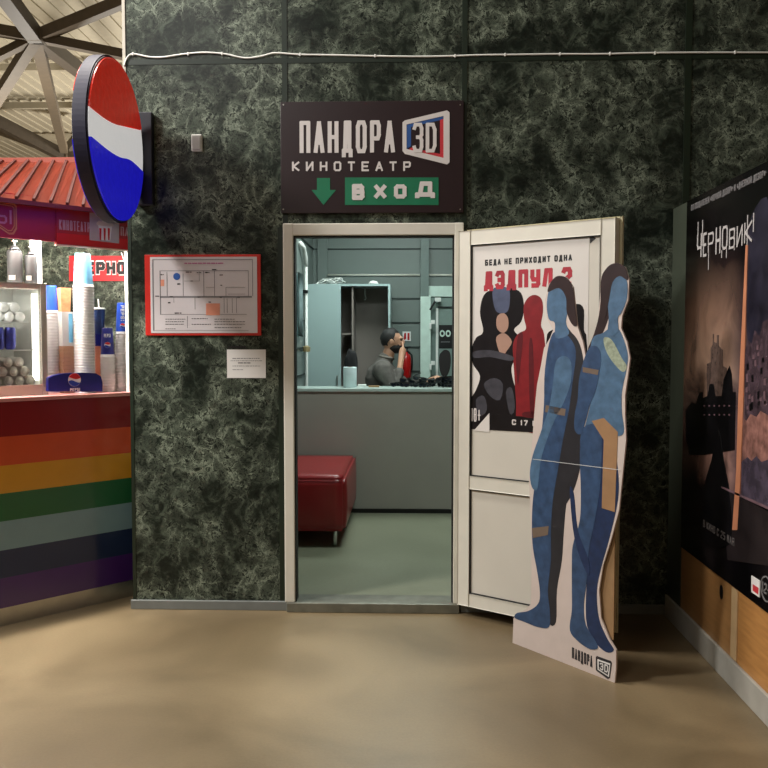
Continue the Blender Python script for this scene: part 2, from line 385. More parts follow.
struct(link('ceiling_roof', box((XL, 0, 4.0), (7, 4.9, 4.1)), SKIRT))
# cladding joints on the back and left walls of the inner room
zs = [atY(380, y, YB).z for y in (249, 298.5, 322.5, 347, 371)]
b = bmesh.new()
for z in zs + [2.62, 2.87]: box((-1.0, YB - .012, z - .006), (2.6, YB, z + .006), b)
for z in zs + [2.62, 2.87]: box((-1.0, .15, z - .006), (-.988, YB - .02, z + .006), b)
struct(link('trim_1', b, SIDJ))
b = bmesh.new()
xc = atY(318, 300, YB).x
box((xc - .0, YB - .03, .1), (xc + .10, YB - .0, 3.0), b)
struct(link('trim_2', b, SID))
x0, x1 = atY(420.5, 300, YB).x, atY(428.5, 300, YB).x
struct(link('trim_3', box((x0, YB - .10, .05), (x1, YB, 3.0)), mat('cladding_post', (108, 122, 118), .4)))
zt = atY(380, 296.5, YB).z

# hall behind: walls and ribbed ceiling
HW = mat('hall_wall_paint', (176, 162, 140), .7)
struct(link('wall_hall_left', box((-14.2, -10, 0), (-14, 24, 7)), HW))
struct(link('wall_hall_back', box((-14, 24, 0), (7, 24.2, 7)), HW))
struct(link('wall_hall_rear', box((-14, -10.2, 0), (7, -10, 7)), HW))
struct(link('wall_hall_right', box((7, -10, 0), (7.2, 24, 7)), HW))
CZ = 6.8
b = box((-14, -10, CZ), (7, 24, CZ + .1))
RIB = mat('cream_ribbed_steel', (186, 178, 158), .6, var=.05)
for k in range(64):
    x = -14 + k * .25
    if x < 0: box((x, 5, CZ - .03), (x + .05, 24, CZ), b)
for y in (8.2, 11.7, 14.3, 17.2, 20.4): box((-14, y, CZ - .2), (0, y + .10, CZ - .07), b)
struct(link('ceiling', b, RIB))

# the joints between marble sheets
b = bmesh.new(); n_t = [3]
def strip(p0, p1, wd=.024, m=DGREEN, t=.004, vertical=True):
    n_t[0] += 1
    lo = (p0[0], -t, p0[1]); hi = (p1[0], 0, p1[1])
    return struct(link('trim_%d' % n_t[0], box(lo, hi), m))
def wx(px_, py_): q = atY(px_, py_, 0); return (q.x, q.z)
xj = wx(284.5, 50)[0]; strip((xj - .014, 2.07), (xj + .014, 4.0))
xj2 = wx(464.5, 100)[0]; strip((xj2 - .014, 2.08), (xj2 + .014, 4.0))
xj3 = wx(688.5, 50)[0]; strip((xj3 - .017, .05), (xj3 + .017, 4.0))
zj = wx(400, 59.5)[1]; strip((XL, zj - .014), (7, zj + .014), t=.003)
strip((-.712, .05), (-.68, 2.07)); strip((XL, .05), (XL + .018, 2.5), t=.003)
n_t[0] += 1
struct(link('trim_%d' % n_t[0], box((XL - .012, -.006, 2.5), (XL + .004, .12, 4.0)), mat('cream_edge_profile', (196, 190, 176), .4)))
bb = link('baseboard_left', box((XL - .01, -.018, 0), (-.665, 0, .05), r=.003), SKIRT); struct(bb)
struct(link('baseboard_right', box((.27, -.018, 0), (XP, 0, .05), r=.003), SKIRT))
STEP = mat('worn_aluminium_sill', (122, 122, 112), .38, .4, var=.2, scale=14)
b = box((-.67, -.045, 0), (.262, .12, .052), r=.004); struct(link('trim_threshold', b, STEP))

# ---------------------------------------------------------------- door_1 : white frame and open leaf
door = bpy.data.objects.new('door_1', None); C.objects.link(door); door.location = (-.2, 0, .05); WL['door_1'] = Vector((-.2, 0, .05)); struct(door)
FW = .045
b = box((DX0 - .01, -.035, .052), (DX0 + FW, .06, DZ + .012), r=.005)
box((DX1 - .03, -.035, .052), (DX1 + .018, .06, DZ + .012), b, r=.005)
box((DX0 + FW - .008, -.034, DZ - .052), (DX1 - .02, .06, DZ + .011), b, r=.005)
fr_o = link('door_frame', b, PVC, door)
b = box((DX0 + FW, -.02, .055), (DX0 + FW + .007, .05, DZ - .05)); box((DX1 - .037, -.02, .055), (DX1 - .03, .05, DZ - .05), b); box((DX0 + FW, -.02, DZ - .059), (DX1 - .03, .05, DZ - .052), b)
link('door_seal', b, GASK, door)
HP, EP = Vector((.250, -.066, 0)), Vector((.985, -.580, 0))
LF = Fr(HP, EP - HP)                                        # n faces the camera side
if LF.n.y > 0: LF.n = -LF.n
LW = LF.uv(613, 400)[0]; ZB = .062; T = .05
def lf(a0, a1, z0, z1, c0, c1, bm=None, r=0): return fbox(LF, a0, a1, z0, z1, c0, c1, bm, r)
ZT = 2.035
a_l, a_r = LF.uv(470, 350)[0], LF.uv(600, 300)[0]
zm0, zm1 = LF.uv(470, 489)[1], LF.uv(470, 476)[1]
pt_top = LF.uv(470, 245)[1]; pb = LF.uv(470, 594)[1]
leaf = lf(0, a_l, ZB, ZT, -T, 0, r=.004); lf(a_r, LW, ZB, ZT, -T, 0, leaf, r=.004)
lf(a_l - .004, a_r + .004, pt_top, ZT, -T, -.0005, leaf, r=.003); lf(a_l - .004, a_r + .004, ZB, pb, -T, -.0005, leaf, r=.003); lf(a_l - .004, a_r + .004, zm0, zm1, -T, -.0005, leaf, r=.003)
LEAF = link('door_leaf', leaf, PVC, door)
link('upper_panel', lf(a_l, a_r, zm1, pt_top, -.035, -.012), PANEL, LEAF)
link('lower_panel', lf(a_l, a_r, pb, zm0, -.035, -.012), PANEL, LEAF)
b = bmesh.new(); g = .006
for z0, z1 in ((pb, zm0), (zm1, pt_top)):
    lf(a_l, a_l + g, z0, z1, -.013, -.003, b); lf(a_r - g, a_r, z0, z1, -.013, -.003, b); lf(a_l, a_r, z0, z0 + g, -.013, -.003, b); lf(a_l, a_r, z1 - g, z1, -.013, -.003, b)
link('panel_seal', b, GASK, LEAF)
b = lf(LW + .001, LW + .016, ZB + .01, ZT + .012, -T - .012, -T + .001, r=.002); lf(.02, LW + .014, ZT + .001, ZT + .012, -T - .012, -T + .001, b, r=.002)
link('overlap_lip', b, PVCE, LEAF)
for z in (.3, 1.05, 1.8): link('hinge', tube([(.262, -.052, z - .05), (.262, -.052, z + .05)], .010, seg=12), PVC, LEAF, True)

# ================================================================ THINGS ON THE MARBLE WALL
WF = Fr((0, 0, 0), (1, 0, 0)); WF.n = Vector((0, -1, 0))
def wall_rect(x0, y0, x1, y1):
    a0, b1 = WF.uv(x0, y0); a1, b0 = WF.uv(x1, y1); return a0, a1, b0, b1
# entrance sign
SB = mat('dark_brown_sign', (38, 24, 28), .35, var=.05)
LET = mat('pale_lettering', (214, 208, 206), .5, var=.03); SGREEN = mat('sign_green', (20, 112, 78), .45); LBLUE = mat('sign_blue', (40, 84, 150), .5); LRED = mat('sign_red', (196, 50, 60), .5)
a0, a1, b0, b1 = wall_rect(281, 103, 463, 213)
sg = thing('entrance_sign', 'dark brown cinema entrance sign above the white doorway', 'sign', ((a0 + a1) / 2, -.01, b0))
link('sign_panel', box((a0, -.022, b0), (a1, -.004, b1), r=.002), SB, sg)
c = .022
text_px('cinema_name', WF, 'ПАНДОРА', 299.5, 121, 395, 153, LET, sg, c, bold=.125, gap=.3)
for i, ch in enumerate('КИНОТЕАТР'):
    x = 292 + i * 13.9; text_px('cinema_letter', WF, ch, x, 161.5, x + 7.6, 171.2, LET, sg, c, bold=.19)
shape('arrow', WF, [(317, 178), (330, 178), (330, 190), (336, 190), (323.5, 205), (311.5, 190), (317, 190)], SGREEN, sg, .002, c)
wp = shape('way_in_panel', WF, [(345, 177.5), (438.5, 177.5), (438.5, 205), (345, 205)], SGREEN, sg, .002, c)
for ch, x0_, x1_, y0_, y1_ in (('В', 352, 364.5, 184, 200), ('Х', 374, 386.5, 184.5, 198.5), ('О', 394, 406.5, 184.5, 198.5), ('Д', 415, 435, 181.5, 197)):
    text_px('way_in_letter', WF, ch, x0_, y0_, x1_, y1_, LET, wp, c + .0022, .002, bold=.29)
lg = shape('logo_frame', WF, [(402.5, 122.5), (405, 120.5), (447, 110.5), (449.5, 112.5), (449.5, 162.5), (447, 164.5), (405, 154), (402.5, 151)], LET, sg, .003, c,
           holes=[[(406.5, 124.5), (443.5, 116), (443.5, 158), (406.5, 149)]])
link('logo_ground', poly_bm(WF, px(WF, [(406, 124), (444, 115.5), (444, 158.5), (406, 149.5)], c), .001, c), SB, lg)
shape('logo_blue_edge', WF, [(406.5, 125), (443, 116.5), (443, 119.5), (411, 127), (411, 146), (406.5, 149)], LBLUE, lg, .0015, c)
shape('logo_red_edge', WF, [(440, 120), (443.5, 119), (443.5, 158), (409, 149.6), (411, 147.5), (440, 154)], LRED, lg, .0018, c)
text_px('logo_text', WF, '3D', 412.5, 123, 436.5, 152.5, LET, lg, c + .001, .003, bold=.12, gap=.22)
for x, y in ((284, 106), (460, 106), (284, 210), (460, 210)):
    q = WF.uv(x, y); link('screw', tube([(q[0], -.0225, q[1]), (q[0], -.0245, q[1])], .004, seg=10), METAL, sg)
# evacuation plan
a0, a1, b0, b1 = wall_rect(145, 255, 261.5, 335.5)
REDB = mat('red_backing_board', (200, 44, 38), .3, coat=.4); PLANP = mat('laminated_plan_paper', (216, 210, 214), .2, var=.02, coat=.6)
ev = thing('evacuation_plan', 'laminated floor plan on a red board left of the doorway', 'poster', ((a0 + a1) / 2, 0, b0))
link('backing_board', box((a0, -.010, b0), (a1, 0, b1), r=.002), REDB, ev)
q0 = WF.uv(150, 257, .011); q1 = WF.uv(257.5, 333, .011)
sh = link('plan_sheet', box((q0[0], -.0118, q1[1]), (q1[0], -.0103, q0[1])), PLANP, ev)
EF = .012
def ln(bm, x0_, y0_, x1_, y1_, wd=.0018):
    p, q = WF.uv(x0_, y0_, EF), WF.uv(x1_, y1_, EF)
    a, bb_ = sorted((p[0], q[0])); lo, hi = sorted((p[1], q[1]))
    fbox(WF, a - wd / 2, bb_ + wd / 2, lo - wd / 2, hi + wd / 2, EF, EF + .0005, bm)
def zpx(X, Y): return 140 + X * 130 / 768, 245 + Y * 100 / 591
b = bmesh.new()
for L4 in ((120, 152, 640, 152), (120, 152, 120, 410), (120, 410, 630, 410), (640, 152, 640, 300), (120, 303, 660, 310), (78, 86, 665, 86), (78, 86, 78, 505), (78, 505, 640, 505), (665, 86, 665, 300),
           (255, 170, 255, 300), (262, 213, 350, 213), (350, 152, 350, 213), (377, 152, 377, 310), (440, 152, 440, 300), (508, 250, 508, 310), (508, 250, 620, 250), (520, 290, 620, 290),
           (160, 160, 160, 300), (200, 305, 200, 340), (325, 310, 325, 380), (497, 310, 497, 400), (515, 315, 515, 400), (545, 315, 545, 400), (570, 310, 570, 400), (280, 420, 280, 490), (390, 250, 440, 250)):
    x0_, y0_ = zpx(*L4[:2]); x1_, y1_ = zpx(*L4[2:]); ln(b, x0_, y0_, x1_, y1_)
link('plan_lines', b, GREY_INK, sh)
rows = []
for Y, X0, X1, h in ((440, 150, 270, .003), (455, 150, 260, .003), (470, 150, 260, .003), (497, 150, 210, .003), (437, 305, 400, .003), (470, 305, 420, .003), (440, 440, 560, .003), (455, 440, 620, .003),
                     (470, 440, 620, .003), (490, 440, 600, .003), (163, 270, 305, .005), (165, 335, 365, .004), (148, 425, 455, .005), (165, 385, 410, .005), (180, 470, 490, .005), (305, 90, 115, .005), (308, 175, 195, .005),
                     (311, 340, 360, .005), (312, 470, 487, .005), (312, 575, 590, .005), (405, 205, 245, .005), (178, 122, 140, .005), (240, 475, 488, .004), (215, 298, 315, .004), (340, 405, 420, .005), (235, 220, 240, .008), (345, 165, 180, .007)):
    x0_, y0_ = zpx(X0, Y); x1_, _ = zpx(X1, Y); p = WF.uv(x0_, y0_, EF); q = WF.uv(x1_, y0_, EF); rows.append((p[0], q[0], p[1], h))
for r0 in rows: link('plan_caption', marks(WF, [r0], EF), INK, sh)
x0_, y0_ = zpx(262, 112); x1_, _ = zpx(495, 112); p = WF.uv(x0_, y0_, EF); q = WF.uv(x1_, y0_, EF)
link('plan_title', marks(WF, [(p[0], q[0], p[1], .007)], EF), mat('magenta_ink', (186, 110, 150), .6), sh)
def disc_pts(fr, X, Y, r, c, n=24):
    p = fr.uv(X, Y, c); return [(p[0] + r * math.cos(k * 2 * math.pi / n), p[1] + r * math.sin(k * 2 * math.pi / n)) for k in range(n)]
X, Y = zpx(217, 186); link('plan_blue_dot', poly_bm(WF, disc_pts(WF, X, Y, .019, EF), .0008, EF), mat('plan_blue', (36, 84, 160), .5), sh)
X, Y = zpx(390, 345); X2, Y2 = zpx(472, 415)
shape('plan_orange_block', WF, [(X, Y), (X2, Y), (X2, Y2), (X, Y2)], mat('plan_orange', (226, 150, 124), .5), sh, .0007, EF)
X, Y = zpx(122, 205); X2, Y2 = zpx(143, 243)
shape('plan_orange_mark', WF, [(X, Y), (X2, Y), (X2, Y2), (X, Y2)], mat('plan_orange', (226, 150, 124), .5), sh, .0007, EF)
a0, a1, b0, b1 = wall_rect(227, 349.5, 266, 378)
nt_ = thing('paper_notice', 'small white paper notice taped under the floor plan', 'notice', ((a0 + a1) / 2, 0, b0))
ns = link('sheet', box((a0, -.004, b0), (a1, -.002, b1)), PAPER, nt_)
rows = [(a0 + .03, a1 - .03, b1 - .05, .004), (a0 + .02, a1 - .02, b1 - .062, .003), (a0 + .06, a1 - .08, b1 - .075, .006), (a0 + .03, a1 - .03, b1 - .09, .003), (a0 + .03, a0 + .09, b1 - .11, .003)]
link('printed_lines', marks(WF, rows, .004), GREY_INK, ns)
a0, a1, b0, b1 = wall_rect(228, 346, 246, 348)
tag(link('dark_tape', box((a0, -.004, b0), (a1, 0, b1)), BLACK), 'short strip of black tape just above the paper notice', 'tape')
a0, a1, b0, b1 = wall_rect(192.5, 135.5, 203, 152)
jb = thing('junction_box', 'small white box on the marble between round sign and entrance sign', 'junction box', ((a0 + a1) / 2, 0, b0))
link('box_body', box((a0, -.03, b0), (a1, 0, b1), r=.004), WHITE, jb); link('box_lid', box((a0 + .006, -.036, b0 + .006), (a1 - .006, -.03, b1 - .006), r=.002), mat('grey_lid', (170, 170, 165), .4), jb)
# cable with clips
cp = [(124, 66), (127, 58), (133, 54), (150, 57), (164, 57), (185, 54), (205, 52.5), (225, 54), (245, 58), (262, 56), (275, 53), (300, 54.5), (330, 55), (375, 56), (420, 56.5), (450, 56), (480, 55), (520, 54.5), (560, 54), (600, 54), (640, 53), (690, 52.5), (740, 52.5), (790, 52.5), (860, 52)]
pp = spline(cp, 5, False); pts3 = []
for x, y in pp: q = atY(x, y, -.010); pts3.append(q)
cb = thing('white_cable', 'thin white cable clipped along the marble wall near the top', 'cable', tuple(pts3[40]))
link('cable_sheath', tube(pts3, .0045, seg=8), WHITE, cb, True)
for x, y in ((133, 54), (188, 54), (222, 53.7), (300, 54.5), (375, 56), (455, 56), (505, 54.7), (560, 54), (610, 53.7), (655, 53), (735, 52.5)):
    q = atY(x, y, -.010); link('clip', box((q.x - .004, -.016, q.z - .008), (q.x + .004, 0, q.z + .008), r=.001), WHITE, cb)

# ---------------------------------------------------------------- film poster on the door leaf (figures replaced by plain shapes)
PC = -.0118
a0 = a_l + g; a1 = LF.uv(589, 260, PC)[0]; z0, z1 = LF.uv(470, 428, PC)[1], pt_top - g
POS = mat('glossy_poster_paper', (226, 222, 218), .22, var=.02, coat=.3)
fp = thing('film_poster', 'white film poster with red title on the upper door panel', 'poster', tuple(LF.pt((a0 + a1) / 2, z0, 0)))
ps = link('poster_sheet', lf(a0, a1, z0, z1, PC, PC + .001), POS, fp)
PRED = mat('poster_red', (132, 28, 36), .4, var=.15, scale=20); PBLK = mat('poster_black', (24, 22, 26), .3, var=.3, scale=14); PBR = mat('poster_tan', (176, 140, 124), .4, var=.1)
P1 = PC + .001
text_px('tagline', LF, 'БЕДА НЕ ПРИХОДИТ ОДНА', 485, 259.8, 572, 260.6, INK, ps, P1, .0006, bold=.24)
text_px('title', LF, 'ДЭДПУЛ 2', 484, 271.5, 572, 286.2, mat('title_red', (172, 48, 62), .4, var=.25, scale=9), ps, P1, .0006, bold=.24, gap=.2)
dk = [(472, 425), (470, 402), (476, 390), (480, 376), (473, 364), (471, 351), (476, 338), (482, 334), (483, 328), (480, 312), (484, 295), (495, 289), (510, 288), (521, 293), (524, 308), (521, 322), (514, 330), (522, 340), (520, 355), (512, 365), (513, 380), (520, 400), (524, 427)]
shape('dark_figure_shape', LF, dk, PBLK, ps, .0005, P1, 4)
shape('pale_patch', LF, [(497, 317), (503, 313), (508, 318), (508, 328), (503, 333), (497, 328)], PBR, ps, .0008, P1, 4)
shape('grey_sheen_shape', LF, [(494, 288), (508, 288), (510, 300), (507, 312), (497, 312), (493, 300)], mat('poster_slate', (84, 92, 118), .35, var=.2, scale=20), ps, .0008, P1, 4)
CHR = mat('poster_charcoal', (70, 70, 78), .3, var=.3, scale=20)
shape('pale_neck_shape', LF, [(496, 340), (500, 334), (506, 334), (512, 342), (506, 352), (502, 358)], PBR, ps, .0008, P1, 3)
for P_a in ([(473, 352), (490, 350), (512, 356), (511, 361), (490, 357), (475, 358)], [(484, 384), (494, 378), (503, 384), (500, 400), (490, 396)], [(476, 400), (484, 396), (487, 410), (479, 416)], [(506, 392), (512, 388), (515, 408), (510, 414)]): shape('dark_sheen_shape', LF, P_a, CHR, ps, .0010, P1, 3)
shape('red_figure_shape', LF, [(519, 428), (516, 400), (514, 370), (513, 345), (518, 334), (526, 329), (524, 318), (524, 305), (529, 297), (536, 295), (542, 300), (543, 312), (541, 325), (544, 334), (546, 360), (546, 400), (546, 431)], PRED, ps, .0006, P1, 4)
for P_a in ([(518, 336), (523, 334), (521, 360), (518, 385), (516, 360)], [(529, 345), (533, 345), (534, 410), (530, 410)], [(524, 412), (540, 412), (540, 418), (524, 417)]): shape('dark_red_shading', LF, P_a, mat('poster_dark_red', (92, 20, 30), .4, var=.2, scale=20), ps, .0011, P1, 3)
shape('dark_side_shape', LF, [(545, 431), (546, 345), (552, 330), (572, 322), (573, 307), (579, 304), (584, 310), (584, 330), (587, 345), (586, 435)], PBLK, ps, .0005, P1, 3)
shape('black_footer', LF, [(470, 413), (546, 418), (546, 433), (470, 429)], PBLK, ps, .0009, P1)
text_px('release_date', LF, 'С 17 МАЯ', 512, 419.3, 548, 427.2, LET, ps, P1 + .001, .0006, bold=.24)
text_px('age_mark', LF, '18+', 471.5, 408, 480.5, 422, LET, ps, P1 + .001, .0005, bold=.1)
shape('white_corner_shape', LF, [(474, 430.5), (489.5, 413), (489.5, 432)], POS, ps, .0012, P1)
st = shape('arrow_sticker', LF, [(590, 233.5), (590, 243.5), (596, 238.5)], INK, None, .001, -.0118); tag(st, 'tiny black triangle sticker in the top corner of the door panel', 'sticker')

# ================================================================ STANDEE (plain blue stand-in figures)
SO, SE = Vector((.498, -.473, 0)), Vector((.877, -.943, 0))
SF = Fr(SO, SE - SO)
if SF.n.y > 0: SF.n = -SF.n
std = thing('cardboard_standee', 'life-size cardboard cutout of two plain blue figures beside the open door', 'standee', tuple((SO + SE) / 2))
BRD = mat('cream_card', (206, 192, 186), .45, var=.04); CARD = mat('brown_corrugated_card', (150, 118, 82), .8, var=.08)
B1 = mat('print_blue', (50, 74, 108), .42, var=.3, scale=22); B2 = mat('print_light_blue', (76, 106, 136), .42, var=.26, scale=22); B3 = mat('print_deep_blue', (30, 48, 84), .42, var=.25, scale=26)
HAIR = mat('print_dark_brown', (44, 30, 32), .4, var=.2); DK = mat('print_charcoal', (38, 38, 44), .45, var=.2); TAN = mat('print_tan', (158, 122, 88), .5, var=.12); BAND = mat('print_band', (112, 96, 84), .5)
outline = [(512.5, 644), (513, 630), (513.5, 618), (519, 613), (526, 609), (531, 604), (531.5, 570), (531, 535), (530, 505), (529, 480), (531, 455), (533, 430), (535, 405), (537, 385), (541, 365), (544, 348), (550, 338), (553, 330), (547, 318), (545, 300),
           (549, 284), (556, 276), (566, 277), (573, 287), (575, 305), (577, 325), (583, 342), (587, 365), (589, 349), (593, 336), (598, 320), (600, 295), (601, 278), (607, 267), (616, 263), (625, 267), (629, 280), (628, 300), (622, 316), (621, 328), (627, 342), (630, 358), (628, 374),
           (625, 395), (625, 415), (626, 440), (622, 480), (619, 510), (611, 540), (603, 565), (599, 590), (601, 618), (610, 640), (616, 650), (616, 668), (614.5, 684), (603, 681), (580, 672), (556, 662), (530, 652)]
def sdedupe(o): return o
board = link('card_board', poly_bm(SF, px(SF, outline, 0), .008, -.008), BRD, std)
SL = .0002
def fig(name, pix, m, lvl, sm=4, par=None): return shape(name, SF, pix, m, par or board, .0006 + .0004 * lvl, SL, sm)
# standing figure at left
fig('left_figure_shade', [(560, 328), (572, 333), (580, 345), (584, 365), (586, 400), (582, 440), (574, 470), (567, 500), (564, 530), (562, 560), (557, 590), (556, 622), (549, 622), (548, 590), (549, 540), (548, 470), (552, 400)], DK, 0)
fig('left_figure_body', [(551, 337), (560, 331), (570, 338), (576, 352), (573, 380), (569, 410), (563, 440), (558, 470), (553, 500), (551, 530), (551, 560), (548, 590), (550, 612), (549, 627), (538, 627), (525, 622), (515, 618), (517, 613), (528, 611), (538, 604), (540, 592), (537, 570), (533, 548), (532, 525), (533, 500), (537, 470), (541, 440), (544, 405), (545, 370)], B1, 1)
fig('left_figure_arm', [(556, 362), (564, 356), (571, 362), (571, 382), (564, 402), (555, 420), (547, 440), (541, 460), (539, 478), (537, 490), (532, 487), (530, 473), (533, 455), (541, 432), (549, 408), (553, 385)], B2, 2)
fig('left_figure_knee_band', [(532, 528), (549, 526), (548, 535), (533, 538)], BAND, 3, 0)
fig('left_figure_waist_band', [(546, 405), (566, 409), (565, 416), (545, 412)], BAND, 2, 0)
fig('left_figure_face', [(550, 288), (558, 284), (567, 290), (568, 308), (566, 322), (569, 334), (556, 338), (555, 323), (549, 319), (547, 304)], B2, 2)
fig('left_figure_hair', [(548, 292), (551, 282), (558, 276), (567, 278), (573, 288), (575, 306), (577, 325), (572, 324), (567, 312), (566, 297), (559, 288)], HAIR, 3)
# standing figure at right
fig('right_figure_hair_back', [(603, 285), (612, 272), (614, 300), (608, 320), (600, 338), (588, 350), (594, 334), (599, 315)], HAIR, 0)
fig('right_figure_far_leg', [(600, 430), (612, 440), (618, 470), (618, 500), (609, 540), (602, 565), (597, 590), (599, 618), (607, 638), (614, 650), (606, 652), (594, 640), (586, 618), (588, 560), (592, 500)], B3, 0)
fig('right_figure_body', [(592, 340), (603, 333), (610, 328), (618, 328), (624, 340), (628, 356), (626, 372), (622, 392), (622, 412), (624, 432), (616, 436), (604, 430), (596, 440), (584, 436), (588, 415), (592, 395), (590, 372)], B2, 1)
fig('right_figure_near_leg', [(583, 428), (600, 426), (602, 450), (600, 490), (594, 525), (589, 550), (587, 580), (584, 605), (586, 625), (595, 640), (598, 648), (590, 649), (578, 641), (570, 630), (572, 610), (572, 590), (572, 565), (573, 545), (580, 520), (581, 490), (580, 455)], B1, 2)
fig('right_figure_arm', [(588, 350), (596, 346), (601, 354), (600, 370), (596, 390), (590, 405), (586, 420), (581, 434), (575, 430), (575, 415), (578, 398), (580, 375)], B1, 3)
fig('right_figure_arm_band', [(583, 367), (599, 370), (598, 375), (583, 372)], BAND, 4, 0)
fig('right_figure_tunic', [(592, 421), (604, 418), (618, 432), (617, 460), (615, 512), (602, 508), (603, 470), (604, 440)], TAN, 3, 0)
fig('right_figure_collar', [(604, 338), (612, 340), (622, 358), (627, 366), (623, 372), (613, 362), (606, 350)], mat('print_sage', (150, 160, 140), .5, var=.3, scale=60), 3)
fig('right_figure_face', [(611, 278), (620, 275), (627, 281), (627, 298), (622, 312), (618, 318), (618, 332), (608, 336), (609, 318), (608, 300)], B2, 3)
fig('right_figure_hair', [(601, 282), (607, 268), (616, 263), (625, 267), (628, 280), (620, 276), (613, 282), (610, 296), (606, 316), (602, 318)], HAIR, 4)
fig('dark_staff', [(560, 500), (574, 470), (578, 430), (582, 428), (581, 462), (573, 492), (561, 510)], DK, 1)
fig('blue_strap', [(570, 490), (574, 494), (578, 530), (589, 560), (588, 575), (575, 540)], B3, 3)
# lettering along the foot
def quad_text(name, s, quad, m, lvl, bold=.02):
    """text stretched over a leaning quad on the card: tl, tr, br, bl"""
    q = px(SF, quad, SL); W_, H_ = math.dist(q[3], q[2]), math.dist(q[0], q[3]); vsfs = bmesh.new(); text_bm(SF, s, 0, W_, 0, H_, 0, 1, bold, bm=vsfs)
    for v in vsfs.verts:
        d = v.co - SF.o; a = d.dot(SF.u) / W_; b_ = d.z / H_; c_ = d.dot(SF.n)
        X = (q[3][0] * (1 - a) + q[2][0] * a) * (1 - b_) + (q[0][0] * (1 - a) + q[1][0] * a) * b_
        Y = (q[3][1] * (1 - a) + q[2][1] * a) * (1 - b_) + (q[0][1] * (1 - a) + q[1][1] * a) * b_
        v.co = SF.pt(X, Y, SL + c_ * (.0006 + .0004 * lvl))
    return link(name, vsfs, m, board)
quad_text('foot_name', 'ПАНДОРА', [(572, 647), (592.5, 656), (592.5, 667.5), (572, 658)], DK, 1, .2)
fl = fig('foot_logo', [(596, 657), (597, 656), (611, 661), (612, 663), (610, 678), (608, 679), (597, 671), (596, 670)], DK, 1, 0)
fig('foot_logo_ground', [(597.5, 659), (610.5, 663.5), (609, 677), (597.8, 669.5)], PAPER, 2, 0)
fig('foot_logo_inner', [(599, 661), (609.5, 665), (608, 675), (599, 669)], DK, 3, 0)
quad_text('foot_logo_text', '3D', [(600, 662.5), (608.5, 665), (608, 673), (600, 669)], PAPER, 4, .16)
link('crease', beam(SF.pt(*SF.uv(533, 459), .0026), SF.pt(*SF.uv(621, 470), .0026), .0008, .002), mat('crease_white', (220, 222, 224), .5), board)
# easel strut behind
b = bmesh.new(); n = SF.n
u0 = .36; p = [SF.pt(u0, 1.15, -.010), SF.pt(u0, .02, -.010), SF.pt(u0 + .03, .0, -.20), SF.pt(u0 + .03, .12, -.20)]
for off in (0, .006):
    vs = [b.verts.new(k + SF.u * off) for k in p]; b.faces.new(vs)
b.verts.ensure_lookup_table()
for k in range(4): b.faces.new((b.verts[k], b.verts[(k + 1) % 4], b.verts[4 + (k + 1) % 4], b.verts[4 + k]))
link('easel_strut', b, CARD, std)
link('card_back_panel', poly_bm(SF, px(SF, [(583, 480), (616, 500), (615, 560), (614, 640), (600, 632), (590, 600)], -.02), .004, -.02), CARD, std)

# ================================================================ PLYWOOD PARTITION, its poster
PF = Fr((XP, 0, 0), (0, -1, 0)); PF.n = Vector((-1, 0, 0))
TOPZ = PF.uv(684, 204)[1]
part = thing('plywood_partition', 'freestanding varnished plywood partition right of the open door', 'partition', (XP + .03, -1.6, 0))
YS = -PF.uv(735, 640)[0]
link('partition_panel', box((XP, YS, .0), (XP + .05, -.022, TOPZ), r=.002), wood('shaded_plywood_sheet', (146, 108, 66), (160, 118, 74), .35), part)  # darker copy of the plywood, shade put into its colour
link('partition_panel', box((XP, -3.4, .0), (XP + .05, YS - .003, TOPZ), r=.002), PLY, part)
link('joint_cover', box((XP - .006, YS - .03, .12), (XP, YS + .035, .42), r=.001), mat('pale_tape', (190, 160, 120), .5), part)
link('skirting', box((XP - .016, -3.4, 0), (XP, -.03, .115), r=.003), mat('light_grey_skirting', (168, 166, 158), .45), part)
link('reflection_strip', box((XP - .004, -.245, .1), (XP, -.024, TOPZ), r=.001), mat('grey_green_reflection', (62, 68, 58), .35), part)  # bare partition margin, dark greenish reflection painted as a thin strip
q = PF.uv(721.5, 592); link('knot_hole', poly_bm(PF, [(q[0] + .020 * math.cos(k * math.pi / 8) , q[1] + .033 * math.sin(k * math.pi / 8)) for k in range(16)], .002, 0), BLACK, part)

